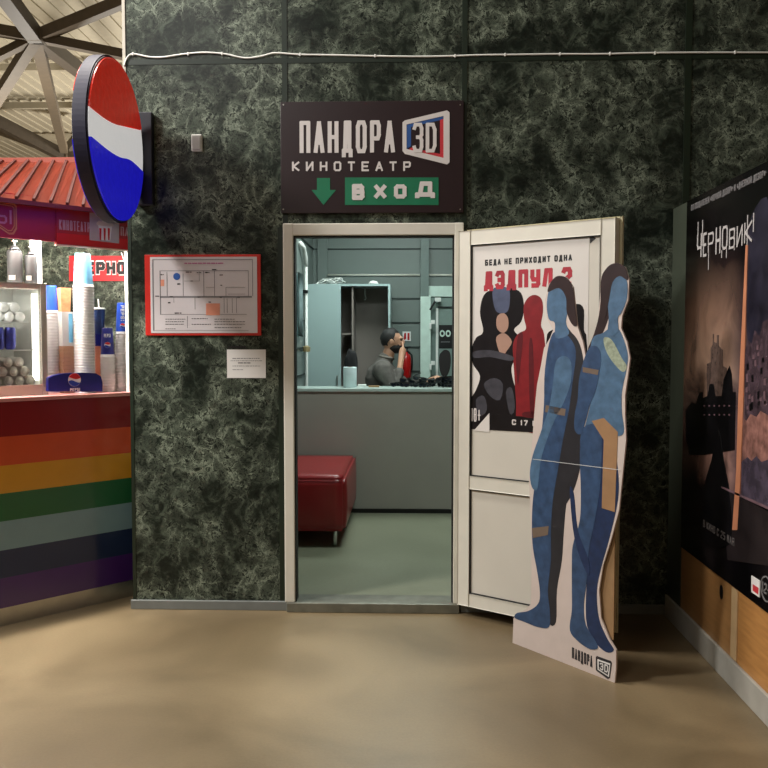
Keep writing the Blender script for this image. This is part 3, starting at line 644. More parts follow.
def poster_mat():
    m = bpy.data.materials.new('night_city_print'); m.use_nodes = True; nt = m.node_tree; bs = nt.nodes['Principled BSDF']; L = nt.links
    tc = nt.nodes.new('ShaderNodeTexCoord'); sp = nt.nodes.new('ShaderNodeSeparateXYZ'); L.new(tc.outputs['Generated'], sp.inputs[0])
    nz = nt.nodes.new('ShaderNodeTexNoise'); nz.inputs['Scale'].default_value = 4; nz.inputs['Detail'].default_value = 8; nz.inputs['Distortion'].default_value = .8
    L.new(tc.outputs['Object'], nz.inputs['Vector'])
    d = nt.nodes.new('ShaderNodeMath'); d.operation = 'MULTIPLY_ADD'; L.new(nz.outputs['Fac'], d.inputs[0]); d.inputs[1].default_value = .22
    L.new(sp.outputs['Z'], d.inputs[2])
    col = ramp(nt, d.outputs[0], [(.08, lin((20, 19, 22))), (.30, lin((38, 34, 40))), (.42, lin((176, 142, 134))), (.52, lin((156, 134, 130))), (.62, lin((192, 164, 146))), (.78, lin((146, 120, 106))), (.92, lin((40, 30, 32))), (1.0, lin((20, 17, 20)))])
    dark = ramp(nt, nz.outputs['Fac'], [(.35, (.35, .35, .38)), (.6, (1, 1, 1))])
    mx = nt.nodes.new('ShaderNodeMixRGB'); mx.blend_type = 'MULTIPLY'; mx.inputs[0].default_value = 1; L.new(col, mx.inputs[1]); L.new(dark, mx.inputs[2])
    lat = ramp(nt, sp.outputs['Y'], [(.45, (.22, .2, .27)), (.76, (.28, .26, .34)), (.80, (1, .92, .88)), (.88, (.95, .86, .78)), (.95, (.5, .43, .37)), (1.0, (.2, .16, .14))])
    m0 = mx; mx = nt.nodes.new('ShaderNodeMixRGB'); mx.blend_type = 'MULTIPLY'; mx.inputs[0].default_value = 1; L.new(m0.outputs[0], mx.inputs[1]); L.new(lat, mx.inputs[2])
    L.new(mx.outputs[0], bs.inputs['Base Color']); bs.inputs['Roughness'].default_value = .22
    return m
pz0 = PF.uv(710, 568)[1]
mp_ = thing('film_banner', 'large dark film banner with scratched white title on the plywood partition', 'poster', (XP, -1.5, pz0))
bn = link('banner_sheet', box((XP - .006, -3.3, pz0), (XP - .0045, -.25, TOPZ + .002)), poster_mat(), mp_)
BC = .006
def bp(name, pix, m, lvl=1, sm=0): return shape(name, PF, pix, m, bn, .0005 + .0005 * lvl, BC, sm)
NIGHT = mat('print_night', (16, 15, 18), .25, var=.3); DUSK = mat('print_dusk_blue', (40, 38, 52), .25, var=.5, scale=9); MAUVE = mat('print_mauve', (112, 88, 96), .25, var=.35, scale=9); BRN = mat('print_haze_brown', (98, 76, 64), .25, var=.25, scale=5)
BEAM = mat('print_orange_beam', (198, 132, 100), .3, var=.12); PALE = mat('print_pale_haze', (142, 118, 106), .25, var=.2, scale=6); TITLE = mat('print_title_white', (188, 184, 184), .4)
rnd0 = random.Random(5)
bp('dark_sky_shape', [(752, 215), (770, 205), (770, 335), (758, 345), (748, 340), (746, 260)], DUSK, 1, 4)
bp('tower_shape', [(713, 334), (714, 334), (714, 342), (717, 343), (717, 335), (719, 335), (719, 346), (723, 350), (723, 366), (727, 368), (727, 400), (707, 400), (707, 364), (711, 362), (711, 348), (713, 345)], mat('print_tower', (92, 76, 70), .25, var=.4, scale=30), 2)
bp('skyline_shape', [(686, 410), (692, 402), (696, 404), (700, 392), (703, 392), (703, 398), (708, 396), (710, 384), (714, 384), (716, 396), (722, 396), (724, 380), (727, 372), (730, 366), (732, 374), (733, 392), (736, 392), (735, 450), (722, 452), (704, 455), (690, 455), (686, 440)], NIGHT, 3)
for k in range(12): x0_ = 704 + (k % 6) * 5; y0_ = 405 + (k // 6) * 9; bp('window_light', [(x0_, y0_), (x0_ + 1.5, y0_), (x0_ + 1.5, y0_ + 1.5), (x0_, y0_ + 1.5)], MAUVE, 4)
bp('ruins_shape', [(745, 352), (748, 340), (752, 344), (755, 330), (760, 336), (763, 322), (770, 318), (770, 425), (745, 415)], mat('print_ruins', (70, 56, 64), .25, var=.6, scale=22), 2)
for k in range(22):
    x0_ = rnd0.uniform(746, 765); y0_ = rnd0.uniform(345, 408); h = rnd0.uniform(3, 8)
    bp('ruin_block', [(x0_, y0_), (x0_ + 2, y0_ - 1), (x0_ + 2, y0_ + h), (x0_, y0_ + h)], MAUVE if k % 3 else NIGHT, 4)
bp('ember_cloud_shape', [(743, 418), (747, 421), (751, 414), (757, 417), (761, 411), (770, 416), (770, 470), (743, 466)], mat('print_ember', (138, 98, 90), .25, var=.5, scale=22), 3)
bp('dusk_cloud_shape', [(742, 462), (748, 457), (752, 461), (757, 456), (762, 462), (770, 459), (770, 512), (742, 497)], mat('print_storm', (70, 62, 76), .25, var=.5, scale=16), 4)
bp('wall_cap_line', [(722, 486), (770, 507), (770, 510), (722, 488)], MAUVE, 6)
bp('wall_shape', [(722, 487), (735, 492), (770, 508), (770, 566), (728, 560)], mat('print_wall_grey', (40, 34, 36), .25, var=.3, scale=9), 4)
bp('spire_shape', [(719, 430), (724, 460), (731, 500), (730, 545), (700, 540), (704, 490), (712, 460)], NIGHT, 5, 3)
bp('light_beam', [(746.5, 245), (748.5, 245), (744, 400), (741, 480), (738, 530), (733, 530), (737, 470), (739, 400)], BEAM, 6)
def ptext(name, s, x0_, yt0, yb0, x1_, yt1, yb1, m, lvl=7, bold=.0):
    a0 = PF.uv(x0_, (yt0 + yb0) / 2, BC)[0]; a1 = PF.uv(x1_, (yt1 + yb1) / 2, BC)[0]
    t = (PF.uv(x0_, yt0, BC)[1] + PF.uv(x1_, yt1, BC)[1]) / 2; bt = (PF.uv(x0_, yb0, BC)[1] + PF.uv(x1_, yb1, BC)[1]) / 2
    return words(name, PF, s, a0, a1, bt, t, BC, .0005 + .0005 * lvl, bold or .16, m, bn)
ptext('top_line', 'ОТ СОЗДАТЕЛЕЙ «НОЧНОЙ ДОЗОР» И «ДНЕВНОЙ ДОЗОР»', 692, 205, 211, 766.5, 169.5, 176.5, mat('print_grey_text', (120, 118, 120), .4), bold=.0)
rnd = random.Random(3)
for i, (ch, x0_, x1_) in enumerate(zip('ЧЕРНОВИК', (697.5, 703.5, 708.5, 716, 722.5, 729.5, 737, 744.5), (703, 708, 715, 722, 729, 736.5, 744, 753.5))):
    ty = lambda x: 245 - (x - 697) * .46; by = lambda x: 256 - (x - 697) * .24
    up_ = rnd.uniform(-3, 3); dn = rnd.uniform(-2, 3)
    a0 = PF.uv(x0_, 250, BC)[0]; a1 = PF.uv(x1_, 250, BC)[0]; xm = (x0_ + x1_) / 2
    t = PF.uv(xm, 236 - (xm - 697) * .30 + up_, BC)[1]; bt = PF.uv(xm, 258 - (xm - 697) * .27 + dn, BC)[1]
    link('title_letter', text_bm(PF, ch, a0 + .004, a1 - .008, bt, t, BC + .003, .0012, .11), TITLE, bn)
for x, y0_, y1_ in ((698.5, 222, 250), (703, 220, 246), (709, 248, 270), (722, 250, 258), (748, 215, 250), (754, 213, 232), (727, 240, 258), (735, 228, 250)):
    a = PF.uv(x, y0_, BC)[0]; link('title_scratch', fbox(PF, a, a + .008, PF.uv(x, y1_, BC)[1], PF.uv(x, y0_, BC)[1], BC + .002, BC + .003), TITLE, bn)
ptext('release_line', 'В КИНО С 25 МАЯ', 704, 520, 527, 735, 538, 546, mat('print_dim_text', (96, 92, 92), .4), 7)
a0, z_1 = PF.uv(752, 576, BC); a1, z_0 = PF.uv(760, 597, BC)
ls = shape('small_white_logo', PF, [(752, 575.5), (760.5, 581), (760, 597.5), (752, 592)], PAPER, bn, .003, BC)
shape('logo_red_bars', PF, [(753.5, 584), (759.5, 588), (759, 594.5), (753.5, 590.5)], LRED, ls, .0036, BC)
ring = disc_pts(PF, 766.5, 589, .05, BC, 28); q = PF.uv(766.5, 589, BC); hole = [(q[0] + (x - q[0]) * .9, q[1] + (y - q[1]) * .9) for x, y in ring]
rg = link('age_ring', poly_bm(PF, ring, .003, BC, [hole]), mat('print_grey_text', (120, 118, 120), .4), bn)
link('age_text', text_bm(PF, '12+', q[0] - .036, q[0] + .038, q[1] - .02, q[1] + .02, BC, .003, .14), mat('print_grey_text', (120, 118, 120), .4), rg)

# ================================================================ INNER ROOM
YD = 2.375
DZT = atY(400, 388.5, YD).z
DESK = mat('grey_laminate_desk', (164, 160, 152), .32, var=.06, scale=2)
dk_ = thing('reception_desk', 'long grey ticket desk across the room behind the doorway', 'desk', (.3, YD + .3, .05))
link('front_panel', box((-.985, YD, .05), (2.55, YD + .03, DZT - .028)), DESK, dk_)
link('worktop', box((-.985, YD - .02, DZT - .026), (2.55, YD + .36, DZT), r=.003), mat('pale_worktop', (186, 200, 194), .3), dk_)
link('toe_board', box((-.985, YD - .006, .051), (2.55, YD, .085)), BLACK, dk_)
link('side_panel', box((2.5, YD + .03, .05), (2.55, YD + .34, DZT - .028)), DESK, dk_)
# red bench
LEA = mat('dark_red_leatherette', (150, 34, 38), .3, var=.06, scale=6, coat=.15); LEAP = mat('red_piping', (120, 24, 28), .35)
bx0, bx1, by0, by1 = -.975, atY(345, 484, 1.18).x, 1.18, 2.335
bz0, bz1 = atY(343, 532, 1.18).z, atY(343, 478, 1.18).z
be = thing('bench', 'dark red leatherette bench with chrome legs inside the doorway', 'bench', ((bx0 + bx1) / 2, (by0 + by1) / 2, .05))
b = bmesh.new(); bmesh.ops.create_grid(b, x_segments=1, y_segments=1, size=.5); b.free()
b = box((bx0, by0, bz0), (bx1, by1, bz1)); bmesh.ops.subdivide_edges(b, edges=b.edges, cuts=6, use_grid_fill=True)
cx_, cy_ = (bx0 + bx1) / 2, (by0 + by1) / 2
for v in b.verts:
    tx = (v.co.x - cx_) / (bx1 - bx0) * 2; ty = (v.co.y - cy_) / (by1 - by0) * 2; tz = (v.co.z - bz0) / (bz1 - bz0)
    bulge = math.sin(math.pi * min(1, max(0, tz)))
    if abs(tx) > .99: v.co.x += .012 * bulge * tx * (1 - ty * ty * .6)
    if abs(ty) > .99: v.co.y += .010 * bulge * ty * (1 - tx * tx * .6)
    if tz > .99: v.co.z += .016 * (1 - tx * tx) * (1 - ty * ty)
ee = [e for e in b.edges if len(e.link_faces) == 2 and e.calc_face_angle() > 1.0]
bmesh.ops.bevel(b, geom=ee, offset=.022, segments=4, affect='EDGES')
link('seat_cushion', b, LEA, be, True)
pz = bz1 - .012
link('piping', tube([(bx0 + .01, by0 - .001, pz), (bx1 - .012, by0 - .001, pz)], .003, seg=6), LEAP, be)
link('piping', tube([(bx1 + .001, by0 + .012, pz), (bx1 + .001, by1 - .01, pz)], .003, seg=6), LEAP, be)
lx = atY(334.5, 540, 1.24).x
for x, y in ((lx, 1.245), (bx0 + .06, 1.245), (lx, 2.27), (bx0 + .06, 2.27)):
    link('leg', lathe([(.012, .05), (.013, .06), (.019, bz0 - .004), (.026, bz0)], (x, y, 0), 16), CHROME, be, True)
# wardrobe
YW = 3.45
LG = mat('pale_blue_laminate', (160, 180, 180), .35, var=.04, scale=2); INT = mat('brown_grey_board', (134, 124, 118), .5, var=.08, scale=3)
wx0, wx1, wx2 = atY(306.5, 300, YW).x, atY(341, 300, YW).x, atY(390, 300, YW).x; wz = atY(350, 284, YW).z
wd = thing('wardrobe', 'pale blue wardrobe behind the desk with its right half open', 'wardrobe', ((wx0 + wx2) / 2, YW + .3, .05))
link('side_panel', box((wx0, YW, .05), (wx0 + .018, YW + .6, wz - .02)), LG, wd); link('side_panel', box((wx2 - .018, YW, .05), (wx2, YW + .6, wz - .02)), LG, wd)
link('top_panel', box((wx0, YW - .01, wz - .02), (wx2, YW + .6, wz)), LG, wd); link('back_panel', box((wx0 + .02, YW + .40, .05), (wx2 - .02, YW + .41, wz - .022)), INT, wd)
link('divider', box((wx1 + .10, YW + .02, .05), (wx1 + .115, YW + .39, wz - .022)), INT, wd)
link('shelf', box((wx1 + .002, YW + .05, 1.52), (wx1 + .098, YW + .39, 1.535)), INT, wd)
d1 = link('wardrobe_door', box((wx0, YW - .022, .06), (wx1, YW - .003, wz - .002), r=.002), LG, wd)
link('handle', box((wx1 - .04, YW - .04, 1.0), (wx1 - .03, YW - .022, 1.14), r=.003), METAL, d1)
link('wardrobe_door', box((wx2 - .012, YW - .20, .06), (wx2 + .008, YW - .004, wz - .03), r=.002), LG, wd)
link('hanging_hook', tube([(wx1 + .22, YW + .1, wz - .022), (wx1 + .22, YW + .1, wz - .10), (wx1 + .235, YW + .1, wz - .13), (wx1 + .215, YW + .1, wz - .145)], .006, seg=8), METAL, wd)
pts = []
for k in range(90):
    a = k * .42; r_ = .055 + .012 * math.sin(k * .9); pts.append((wx0 + .12 + k * .0022 + r_ * math.cos(a), YW + .15 + r_ * .6 * math.sin(a), wz + .030 + .022 * math.sin(a * 1.3) + .0002 * k))
tag(link('coiled_wire', tube(pts, .0045, seg=6), WHITE, None, True), 'loose coil of white wire lying on top of the wardrobe', 'wire')
tag(link('crumpled_film', lathe([(.02, 0), (.05, .008), (.035, .03), (.01, .038)], (wx2 - .16, YW + .1, wz), 9), PAPER), 'crumpled white plastic on the right end of the wardrobe top', 'plastic')
# conduit on the cladding
y_ = YB - .014
q0, q1, q2, q3 = atY(327, 275, y_), atY(420, 275, y_), atY(428.8, 275, y_), atY(470, 275, y_)
cd_ = thing('wall_conduit', 'pale horizontal conduit across the rear cladding', 'conduit', tuple(q0))
link('conduit_tube', tube([q0, q1], .011, seg=10), PVC, cd_, True); link('conduit_tube', tube([q2, q3], .011, seg=10), PVC, cd_, True)
# left wall pipe and bits
q = atY(305.5, 300, 3.28)
pl = thing('wall_pipe', 'white vertical pipe in the left corner of the room', 'pipe', (-.965, 3.28, 1.0))
link('pipe_run', tube([(-.965, 3.28, .05), (-.965, 3.28, 2.15)], .014, seg=10), WHITE, pl, True); link('pipe_elbow', tube([(-.965, 3.28, 2.15), (-.965, 3.25, 2.22), (-.965, 3.1, 2.30), (-.985, 3.0, 2.33)], .020, seg=10), WHITE, pl, True)
link('pipe_valve', lathe([(.015, 0), (.034, .005), (.036, .045), (.015, .06)], (-.955, 3.2, 1.36), 12), mat('brass_tan', (170, 150, 110), .4, .3), pl)
link('pipe_bracket', box((-1.0, 3.255, 1.9), (-.95, 3.305, 1.93)), BLACK, pl)
b = bmesh.new()
for i in range(9):
    for j in range(2): pass
vs = []
for i in range(13):
    row = []
    for z in (1.5, 1.7, 1.9, 2.05):
        row.append(b.verts.new((-.985 + .018 * math.sin(i * 1.5) + .012, 2.74 + i * .026, z)))
    vs.append(row)
for i in range(12):
    for j in range(3): b.faces.new((vs[i][j], vs[i + 1][j], vs[i + 1][j + 1], vs[i][j + 1]))
bmesh.ops.solidify(b, geom=b.faces, thickness=.006)
tw = link('hanging_towel', b, mat('pale_blue_cloth', (168, 188, 190), .85, var=.15), None, True); tag(tw, 'pale blue cloth hanging on the left wall inside the doorway', 'cloth')
# door_2 in the rear wall: light jamb, lintel, open leaf
d2 = bpy.data.objects.new('door_2', None); C.objects.link(d2); yj = YB - .11; d2.location = (.35, yj, .05); WL['door_2'] = d2.location.copy(); struct(d2)
JMB = mat('pale_green_jamb', (206, 226, 216), .35)
def wr(x0_, y0_, x1_, y1_, Y, th): p, q = atY(x0_, y0_, Y), atY(x1_, y1_, Y); return (p.x, Y, q.z), (q.x, Y + th, p.z)
lo, hi = wr(420.5, 296.5, 430.5, 400, yj - .02, .03); link('jamb', box((lo[0], lo[1], .05), hi), JMB, d2)
lo, hi = wr(428.5, 286, 470, 296.5, yj + .06, .04); link('lintel', box(lo, hi), JMB, d2)
lo, hi = wr(431, 297, 470, 400, yj + .08, .015); lf2 = link('leaf', box((lo[0], lo[1], .05), hi), mat('grey_green_leaf', (128, 146, 140), .35), d2)
lo, hi = wr(436, 308, 438, 400, yj + .05, .03); link('leaf_edge', box((lo[0], lo[1], .05), hi), WHITE, lf2)
lo, hi = wr(438, 306.5, 470, 307.5, yj + .06, .02); link('leaf_rail', box(lo, hi), BLACK, lf2)
for y in (320, 361):
    lo, hi = wr(431, y, 435, y + 4, yj - .045, .02); hg = link('hinge', box(lo, hi, r=.003), WHITE, d2)
    lo, hi = wr(429.5, y + 3, 431.5, y + 9, yj - .045, .02); link('hinge_pin', box(lo, hi, r=.003), WHITE, hg)
lo, hi = wr(435, 297.5, 441, 301.5, yj - .03, .06); cl_ = link('door_closer', box(lo, hi, r=.004), WHITE, d2)
p, q = atY(436, 300, yj - .01), atY(430, 310, yj - .01); link('closer_arm', beam(p, q, .02, .02), BLACK, cl_)
yl = yj + .079
NF = Fr((0, yl, 0), (1, 0, 0)); NF.n = Vector((0, -1, 0))
n1 = shape('black_notice', NF, [(439, 325), (453, 325), (453, 348.5), (439, 348.5)], BLACK, None, .003, 0); tag(n1, 'black notice with two pale rings on the rear door', 'notice')
for x in (442.3, 448.2):
    dp = disc_pts(NF, x, 333.5, .027, .003, 20); qq = NF.uv(x, 333.5, .003); hl = [(qq[0] + (a - qq[0]) * .5, qq[1] + (b_ - qq[1]) * .5) for a, b_ in dp]
    link('pale_ring', poly_bm(NF, [(qq[0] + (a - qq[0]), qq[1] + (b_ - qq[1]) * 1.3) for a, b_ in dp], .001, .003, [[(a, qq[1] + (b_ - qq[1]) * 1.3) for a, b_ in hl]]), JMB, n1)
shape('grey_lines', NF, [(441, 341.5), (450, 341.5), (450, 342.3), (441, 342.3)], GREY_INK, n1, .001, .003)
hp = [(439, 362), (439.5, 355), (441.5, 352), (444, 350), (447, 350), (449.5, 352), (450.8, 357), (450.5, 366), (448, 374), (444.5, 377), (440.5, 373)]
n2 = shape('dark_oval_sticker', NF, hp, mat('dark_brown_vinyl', (40, 34, 34), .5), None, .002, 0, 4); tag(n2, 'dark oval sticker below the black notice on the rear door', 'sticker')
# fire extinguisher and its sign on the rear cladding
ex = atY(406, 365, YB - .07); exb = atY(406, 378, YB - .07).z; ext = atY(406, 351, YB - .07).z
RED = mat('extinguisher_red', (190, 24, 24), .3, coat=.3)
fe = thing('fire_extinguisher', 'red fire extinguisher on the rear wall beside the seated person', 'fire extinguisher', (ex.x, ex.y, exb))
hE = ext - exb
link('cylinder', lathe([(.045, 0), (.052, .012), (.052, hE * .72), (.04, hE * .86), (.018, hE * .92), (.018, hE * .97)], (ex.x, ex.y, exb), 24), RED, fe, True)
link('valve', lathe([(.016, 0), (.02, .01), (.018, .03), (.008, .035)], (ex.x, ex.y, exb + hE * .97), 12), METAL, fe)
link('lever', beam((ex.x - .01, ex.y, exb + hE + .03), (ex.x + .05, ex.y - .02, exb + hE + .045), .014, .008), BLACK, fe)
link('hose', tube([(ex.x + .02, ex.y - .01, exb + hE), (ex.x + .06, ex.y - .02, exb + hE * .85), (ex.x + .062, ex.y - .02, exb + hE * .5), (ex.x + .058, ex.y - .02, exb + hE * .3)], .008, seg=8), BLACK, fe, True)
link('mounting_bracket', box((ex.x - .03, ex.y + .045, exb + .1), (ex.x + .03, YB - .001, exb + .16)), BLACK, fe)
RB = Fr((0, YB - .001, 0), (1, 0, 0)); RB.n = Vector((0, -1, 0))
s1 = shape('fire_sign', RB, [(402.5, 331.5), (410.8, 331.5), (410.8, 341), (402.5, 341)], PAPER, None, .004, 0); tag(s1, 'small white and red safety sign above the extinguisher', 'sign')
shape('red_flame_mark', RB, [(404, 333.5), (406, 332.5), (406, 339), (404, 340)], RED, s1, .001, .004); shape('red_bottle_mark', RB, [(407.5, 333), (409.5, 333), (409.5, 340), (407.5, 340)], RED, s1, .001, .004)
# things on the desk
def on_desk(px_, Y): return Vector((atY(px_, 380, Y).x, Y, DZT))
p = on_desk(350, 2.54)
kr = thing('paper_roll', 'white upright paper roll on the desk before the wardrobe', 'roll', tuple(p))
link('roll_body', lathe([(.054, 0), (.056, .004), (.056, .166), (.054, .17), (.02, .17), (.02, .15)], p, 32), mat('soft_white_paper', (205, 220, 222), .8), kr, True)
link('roll_core', lathe([(.021, .005), (.021, .171), (.018, .171), (.018, .005)], p, 16), CARD, kr)
p = on_desk(351, 2.66)
b = bmesh.new(); bmesh.ops.create_icosphere(b, subdivisions=3, radius=1)
for v in b.verts:
    d = v.co.normalized(); k = 1 + .12 * math.sin(7 * d.x + 4 * d.z) * math.cos(5 * d.y); v.co = Vector((d.x * .055 * k + p.x, d.y * .05 * k + p.y, p.z + .16 + d.z * .16 * k))
tag(link('black_bag', b, mat('black_cloth', (26, 24, 26), .9, var=.3), None, True), 'dark soft bag standing behind the paper roll', 'bag')
for x, Y, w_, h_, m_, lab in ((362, 2.60, .07, .022, PAPER, 'small white folded card right of the paper roll'), (374, 2.58, .09, .012, CARD, 'flat brown box on the desk between the white card and the seated person')):
    p = on_desk(x, Y); tag(link('small_box', box((p.x - w_ / 2, p.y - .03, p.z), (p.x + w_ / 2, p.y + .03, p.z + h_), r=.002), m_), lab, 'box')
# 3D glasses heap
def glasses():
    t = thing('viewing_glasses', 'black plastic cinema glasses in the heap on the desk', 'glasses', (0, 0, 0), 'heap of cinema glasses on the desk')
    b = bmesh.new()
    for sx in (-1, 1):
        o = [(sx * x, y) for x, y in ((.008, .008), (.03, .012), (.062, .010), (.068, 0), (.06, -.02), (.04, -.026), (.018, -.02), (.009, -.004))]
        h = [(sx * x, y) for x, y in ((.016, .002), (.03, .005), (.055, .004), (.058, -.004), (.052, -.016), (.038, -.02), (.022, -.015))]
        poly_bm(Fr((0, 0, .028), (1, 0, 0)), o, .004, 0, [h], b)
    box((-.01, .0, .028), (.01, .004, .037), b); [setattr(v, 'co', v.co) for v in b.verts]
    link('frame', b, BLACK, t)
    for sx in (-1, 1):
        link('lens', poly_bm(Fr((0, 0, .028), (1, 0, 0)), [(sx * x, y) for x, y in ((.015, .003), (.03, .006), (.056, .005), (.059, -.004), (.053, -.017), (.038, -.021), (.021, -.016))], .001, -.0015), mat('smoked_lens', (30, 34, 46), .08), t)
        link('temple', tube([(sx * .066, .002, .03), (sx * .067, .06, .032), (sx * .06, .13, .026)], .0035, seg=6), BLACK, t)
    return t
G0 = glasses(); rg_ = random.Random(11); first = True
gx0, gx1 = on_desk(396, 2.6).x, on_desk(456, 2.6).x
for k in range(26):
    lay = 0 if k < 14 else (1 if k < 22 else 2)
    x = gx0 + (gx1 - gx0) * ((k % 14) + .5) / 14 if lay == 0 else rg_.uniform(gx0 + .06 * lay, gx1)
    loc = (x, 2.52 + rg_.uniform(-.03, .16), DZT + .0 + lay * .026)
    o = G0 if k == 0 else dup(G0, loc); o.location = loc; o.rotation_euler = (rg_.uniform(-.25, .25) if lay else 0, rg_.uniform(-.2, .2) if lay else 0, rg_.uniform(-1.2, 1.2))

# ---------------------------------------------------------------- the seated person
def ell(c, r_, n=3, rot=0., noise=0, bm=None, cut=None):
    b = bmesh.new(); bmesh.ops.create_icosphere(b, subdivisions=n, radius=1)
    if cut: bmesh.ops.delete(b, geom=[v for v in b.verts if cut(v.co)], context='VERTS')
    for v in b.verts:
        k = 1 + noise * math.sin(23 * v.co.x + 9 * v.co.z) * math.cos(19 * v.co.y); q = Vector([v.co[i] * r_[i] * k for i in range(3)])
        if rot: q.rotate(Euler((0, rot, 0)))
        v.co = Vector(c) + q
    if bm is None: return b
    merge(bm, b); return bm
def limb(pts, rr, bm):
    tube(pts, rr, bm, 14)
    for p, r_ in zip(pts, rr): ell(p, (r_, r_, r_), 2, bm=bm)
def remesh(name, bm, m, vox, parent=None, origin=None):
    o = link(name, bm, m, parent, True, origin)
    md = o.modifiers.new('surface', 'REMESH'); md.mode = 'VOXEL'; md.voxel_size = vox; md.use_smooth_shade = True
    sm = o.modifiers.new('soften', 'SMOOTH'); sm.iterations = 3; sm.factor = .5
    return o
YP = 3.0
hd = atY(393, 342, YP); B0 = Vector((atY(384, 380, YP).x, YP, 0)); HX = hd.x - B0.x; ZS = hd.z - 1.45
def L_(x, y, z): return B0 + Vector((x, y, z + ZS))
SK = mat('person_skin', (190, 142, 116), .5, var=.06)
b = bmesh.new()
limb([L_(0, 0, .74), L_(-.01, 0, .95), L_(-.005, 0, 1.14)], [.13, .115, .135], b)
limb([L_(.0, -.13, 1.225), L_(.0, .13, 1.225)], [.062, .062], b)
limb([L_(HX - .07, 0, 1.24), L_(HX - .035, 0, 1.36)], [.058, .054], b)
ell(L_(HX - .015, 0, 1.47), (.090, .076, .096), bm=b); ell(L_(HX + .022, 0, 1.415), (.062, .055, .055), bm=b)
ell(L_(HX + .088, 0, 1.452), (.018, .013, .024), bm=b, rot=-.3)
ell(L_(HX + .072, 0, 1.485), (.018, .05, .014), bm=b); ell(L_(HX + .082, 0, 1.412), (.012, .024, .006), bm=b)
for sy in (-1, 1): ell(L_(HX - .012, .077 * sy, 1.455), (.020, .010, .030), bm=b)
arms = ((-1, Vector((.11, -.21, 1.01)), Vector((.145, -.12, 1.235)), Vector((HX + .085, -.045, 1.375))), (1, Vector((.20, .20, 1.04)), Vector((.40, .06, 1.10)), Vector((.47, .03, 1.125))))
for sy, el, wr_, hn in arms:
    limb([L_(.0, .165 * sy, 1.215), L_(*el), L_(*wr_)], [.052, .042, .027], b); limb([L_(*wr_), L_(*hn)], [.025, .032], b)
    hv = (hn - wr_).normalized(); sd = Vector((0, 1, 0)); fl_ = sd.cross(hv) * (-1 if sy < 0 else 1)
    for k, ln_ in enumerate((.062, .070, .066, .052)):
        p0 = hn + sd * (k - 1.5) * .019; p1 = p0 + hv * .045; p2 = p1 + hv * ln_ * .45 + fl_ * .012; p3 = p2 + hv * ln_ * .25 + fl_ * .026
        limb([L_(*p0), L_(*p1), L_(*p2), L_(*p3)], [.011, .0095, .0085, .0075], b)
    p0 = wr_ + hv * .035 - sd * sy * .02; limb([L_(*p0), L_(*(p0 + hv * .03 - sd * sy * .03)), L_(*(p0 + hv * .06 - sd * sy * .036))], [.013, .011, .009], b)
for sy in (-1, 1): limb([L_(.04, .09 * sy, .72), L_(.42, .11 * sy, .70), L_(.38, .11 * sy, .22 - ZS * .0), L_(.48, .12 * sy, .16)], [.085, .062, .04, .036], b)
body = remesh('person', b, SK, .0065)
tag(body, 'bearded person in a dark grey jacket sitting sideways behind the desk, hand at mouth', 'person')
JK = mat('dark_grey_jacket', (92, 86, 82), .85, var=.25, scale=20); HR = mat('black_hair', (20, 16, 16), .7, var=.3, scale=60)
b = bmesh.new()
limb([L_(-.01, 0, .78), L_(-.02, 0, .95), L_(-.015, 0, 1.13)], [.155, .14, .158], b); limb([L_(-.01, -.14, 1.205), L_(-.01, .14, 1.205)], [.09, .09], b)
limb([L_(HX - .09, 0, 1.245), L_(HX - .065, 0, 1.30)], [.078, .070], b)
for sy, el, wr_, hn in arms: limb([L_(-.005, .165 * sy, 1.205), L_(*el), L_(*(wr_ * .8 + el * .2))], [.090, .064, .044], b)
remesh('jacket', b, JK, .010, body)
b = bmesh.new()
for sy in (-1, 1): limb([L_(.0, .06 * sy, .75), L_(.06, .09 * sy, .725), L_(.42, .11 * sy, .70), L_(.38, .11 * sy, .30)], [.13, .105, .078, .058], b)
remesh('trousers', b, mat('dark_trousers', (34, 36, 42), .9), .012, body)
link('shirt_collar', tube([L_(HX - .06 + .062 * math.cos(a * .5), .062 * math.sin(a * .5), 1.315 - .012 * math.cos(a * .5)) for a in range(13)], .012, seg=8), mat('grey_collar', (120, 112, 104), .8), body, True)
link('hair', ell(L_(HX - .022, 0, 1.482), (.092, .084, .096), noise=.03, cut=lambda v: (v.x > .55 and v.z < .40) or (v.x > -.1 and v.z < -.3) or v.z < -.93), HR, body, True)
b = ell(L_(HX + .026, 0, 1.405), (.076, .066, .058), noise=.03, cut=lambda v: v.z > .5); link('beard', b, HR, body, True)
for sy in (-1, 1): link('eye', ell(L_(HX + .072, .028 * sy, 1.470), (.010, .010, .008), n=2), mat('dark_eye', (30, 24, 22), .3), body, True)
link('stool', lathe([(.17, .0), (.17, .03), (.03, .04), (.03, .44), (.16, .46), (.17, .54), (.15, .56)], (B0.x, B0.y, .05), 24), BLACK); o = bpy.data.objects['stool']; tag(o, 'black stool under the seated person behind the desk', 'stool')

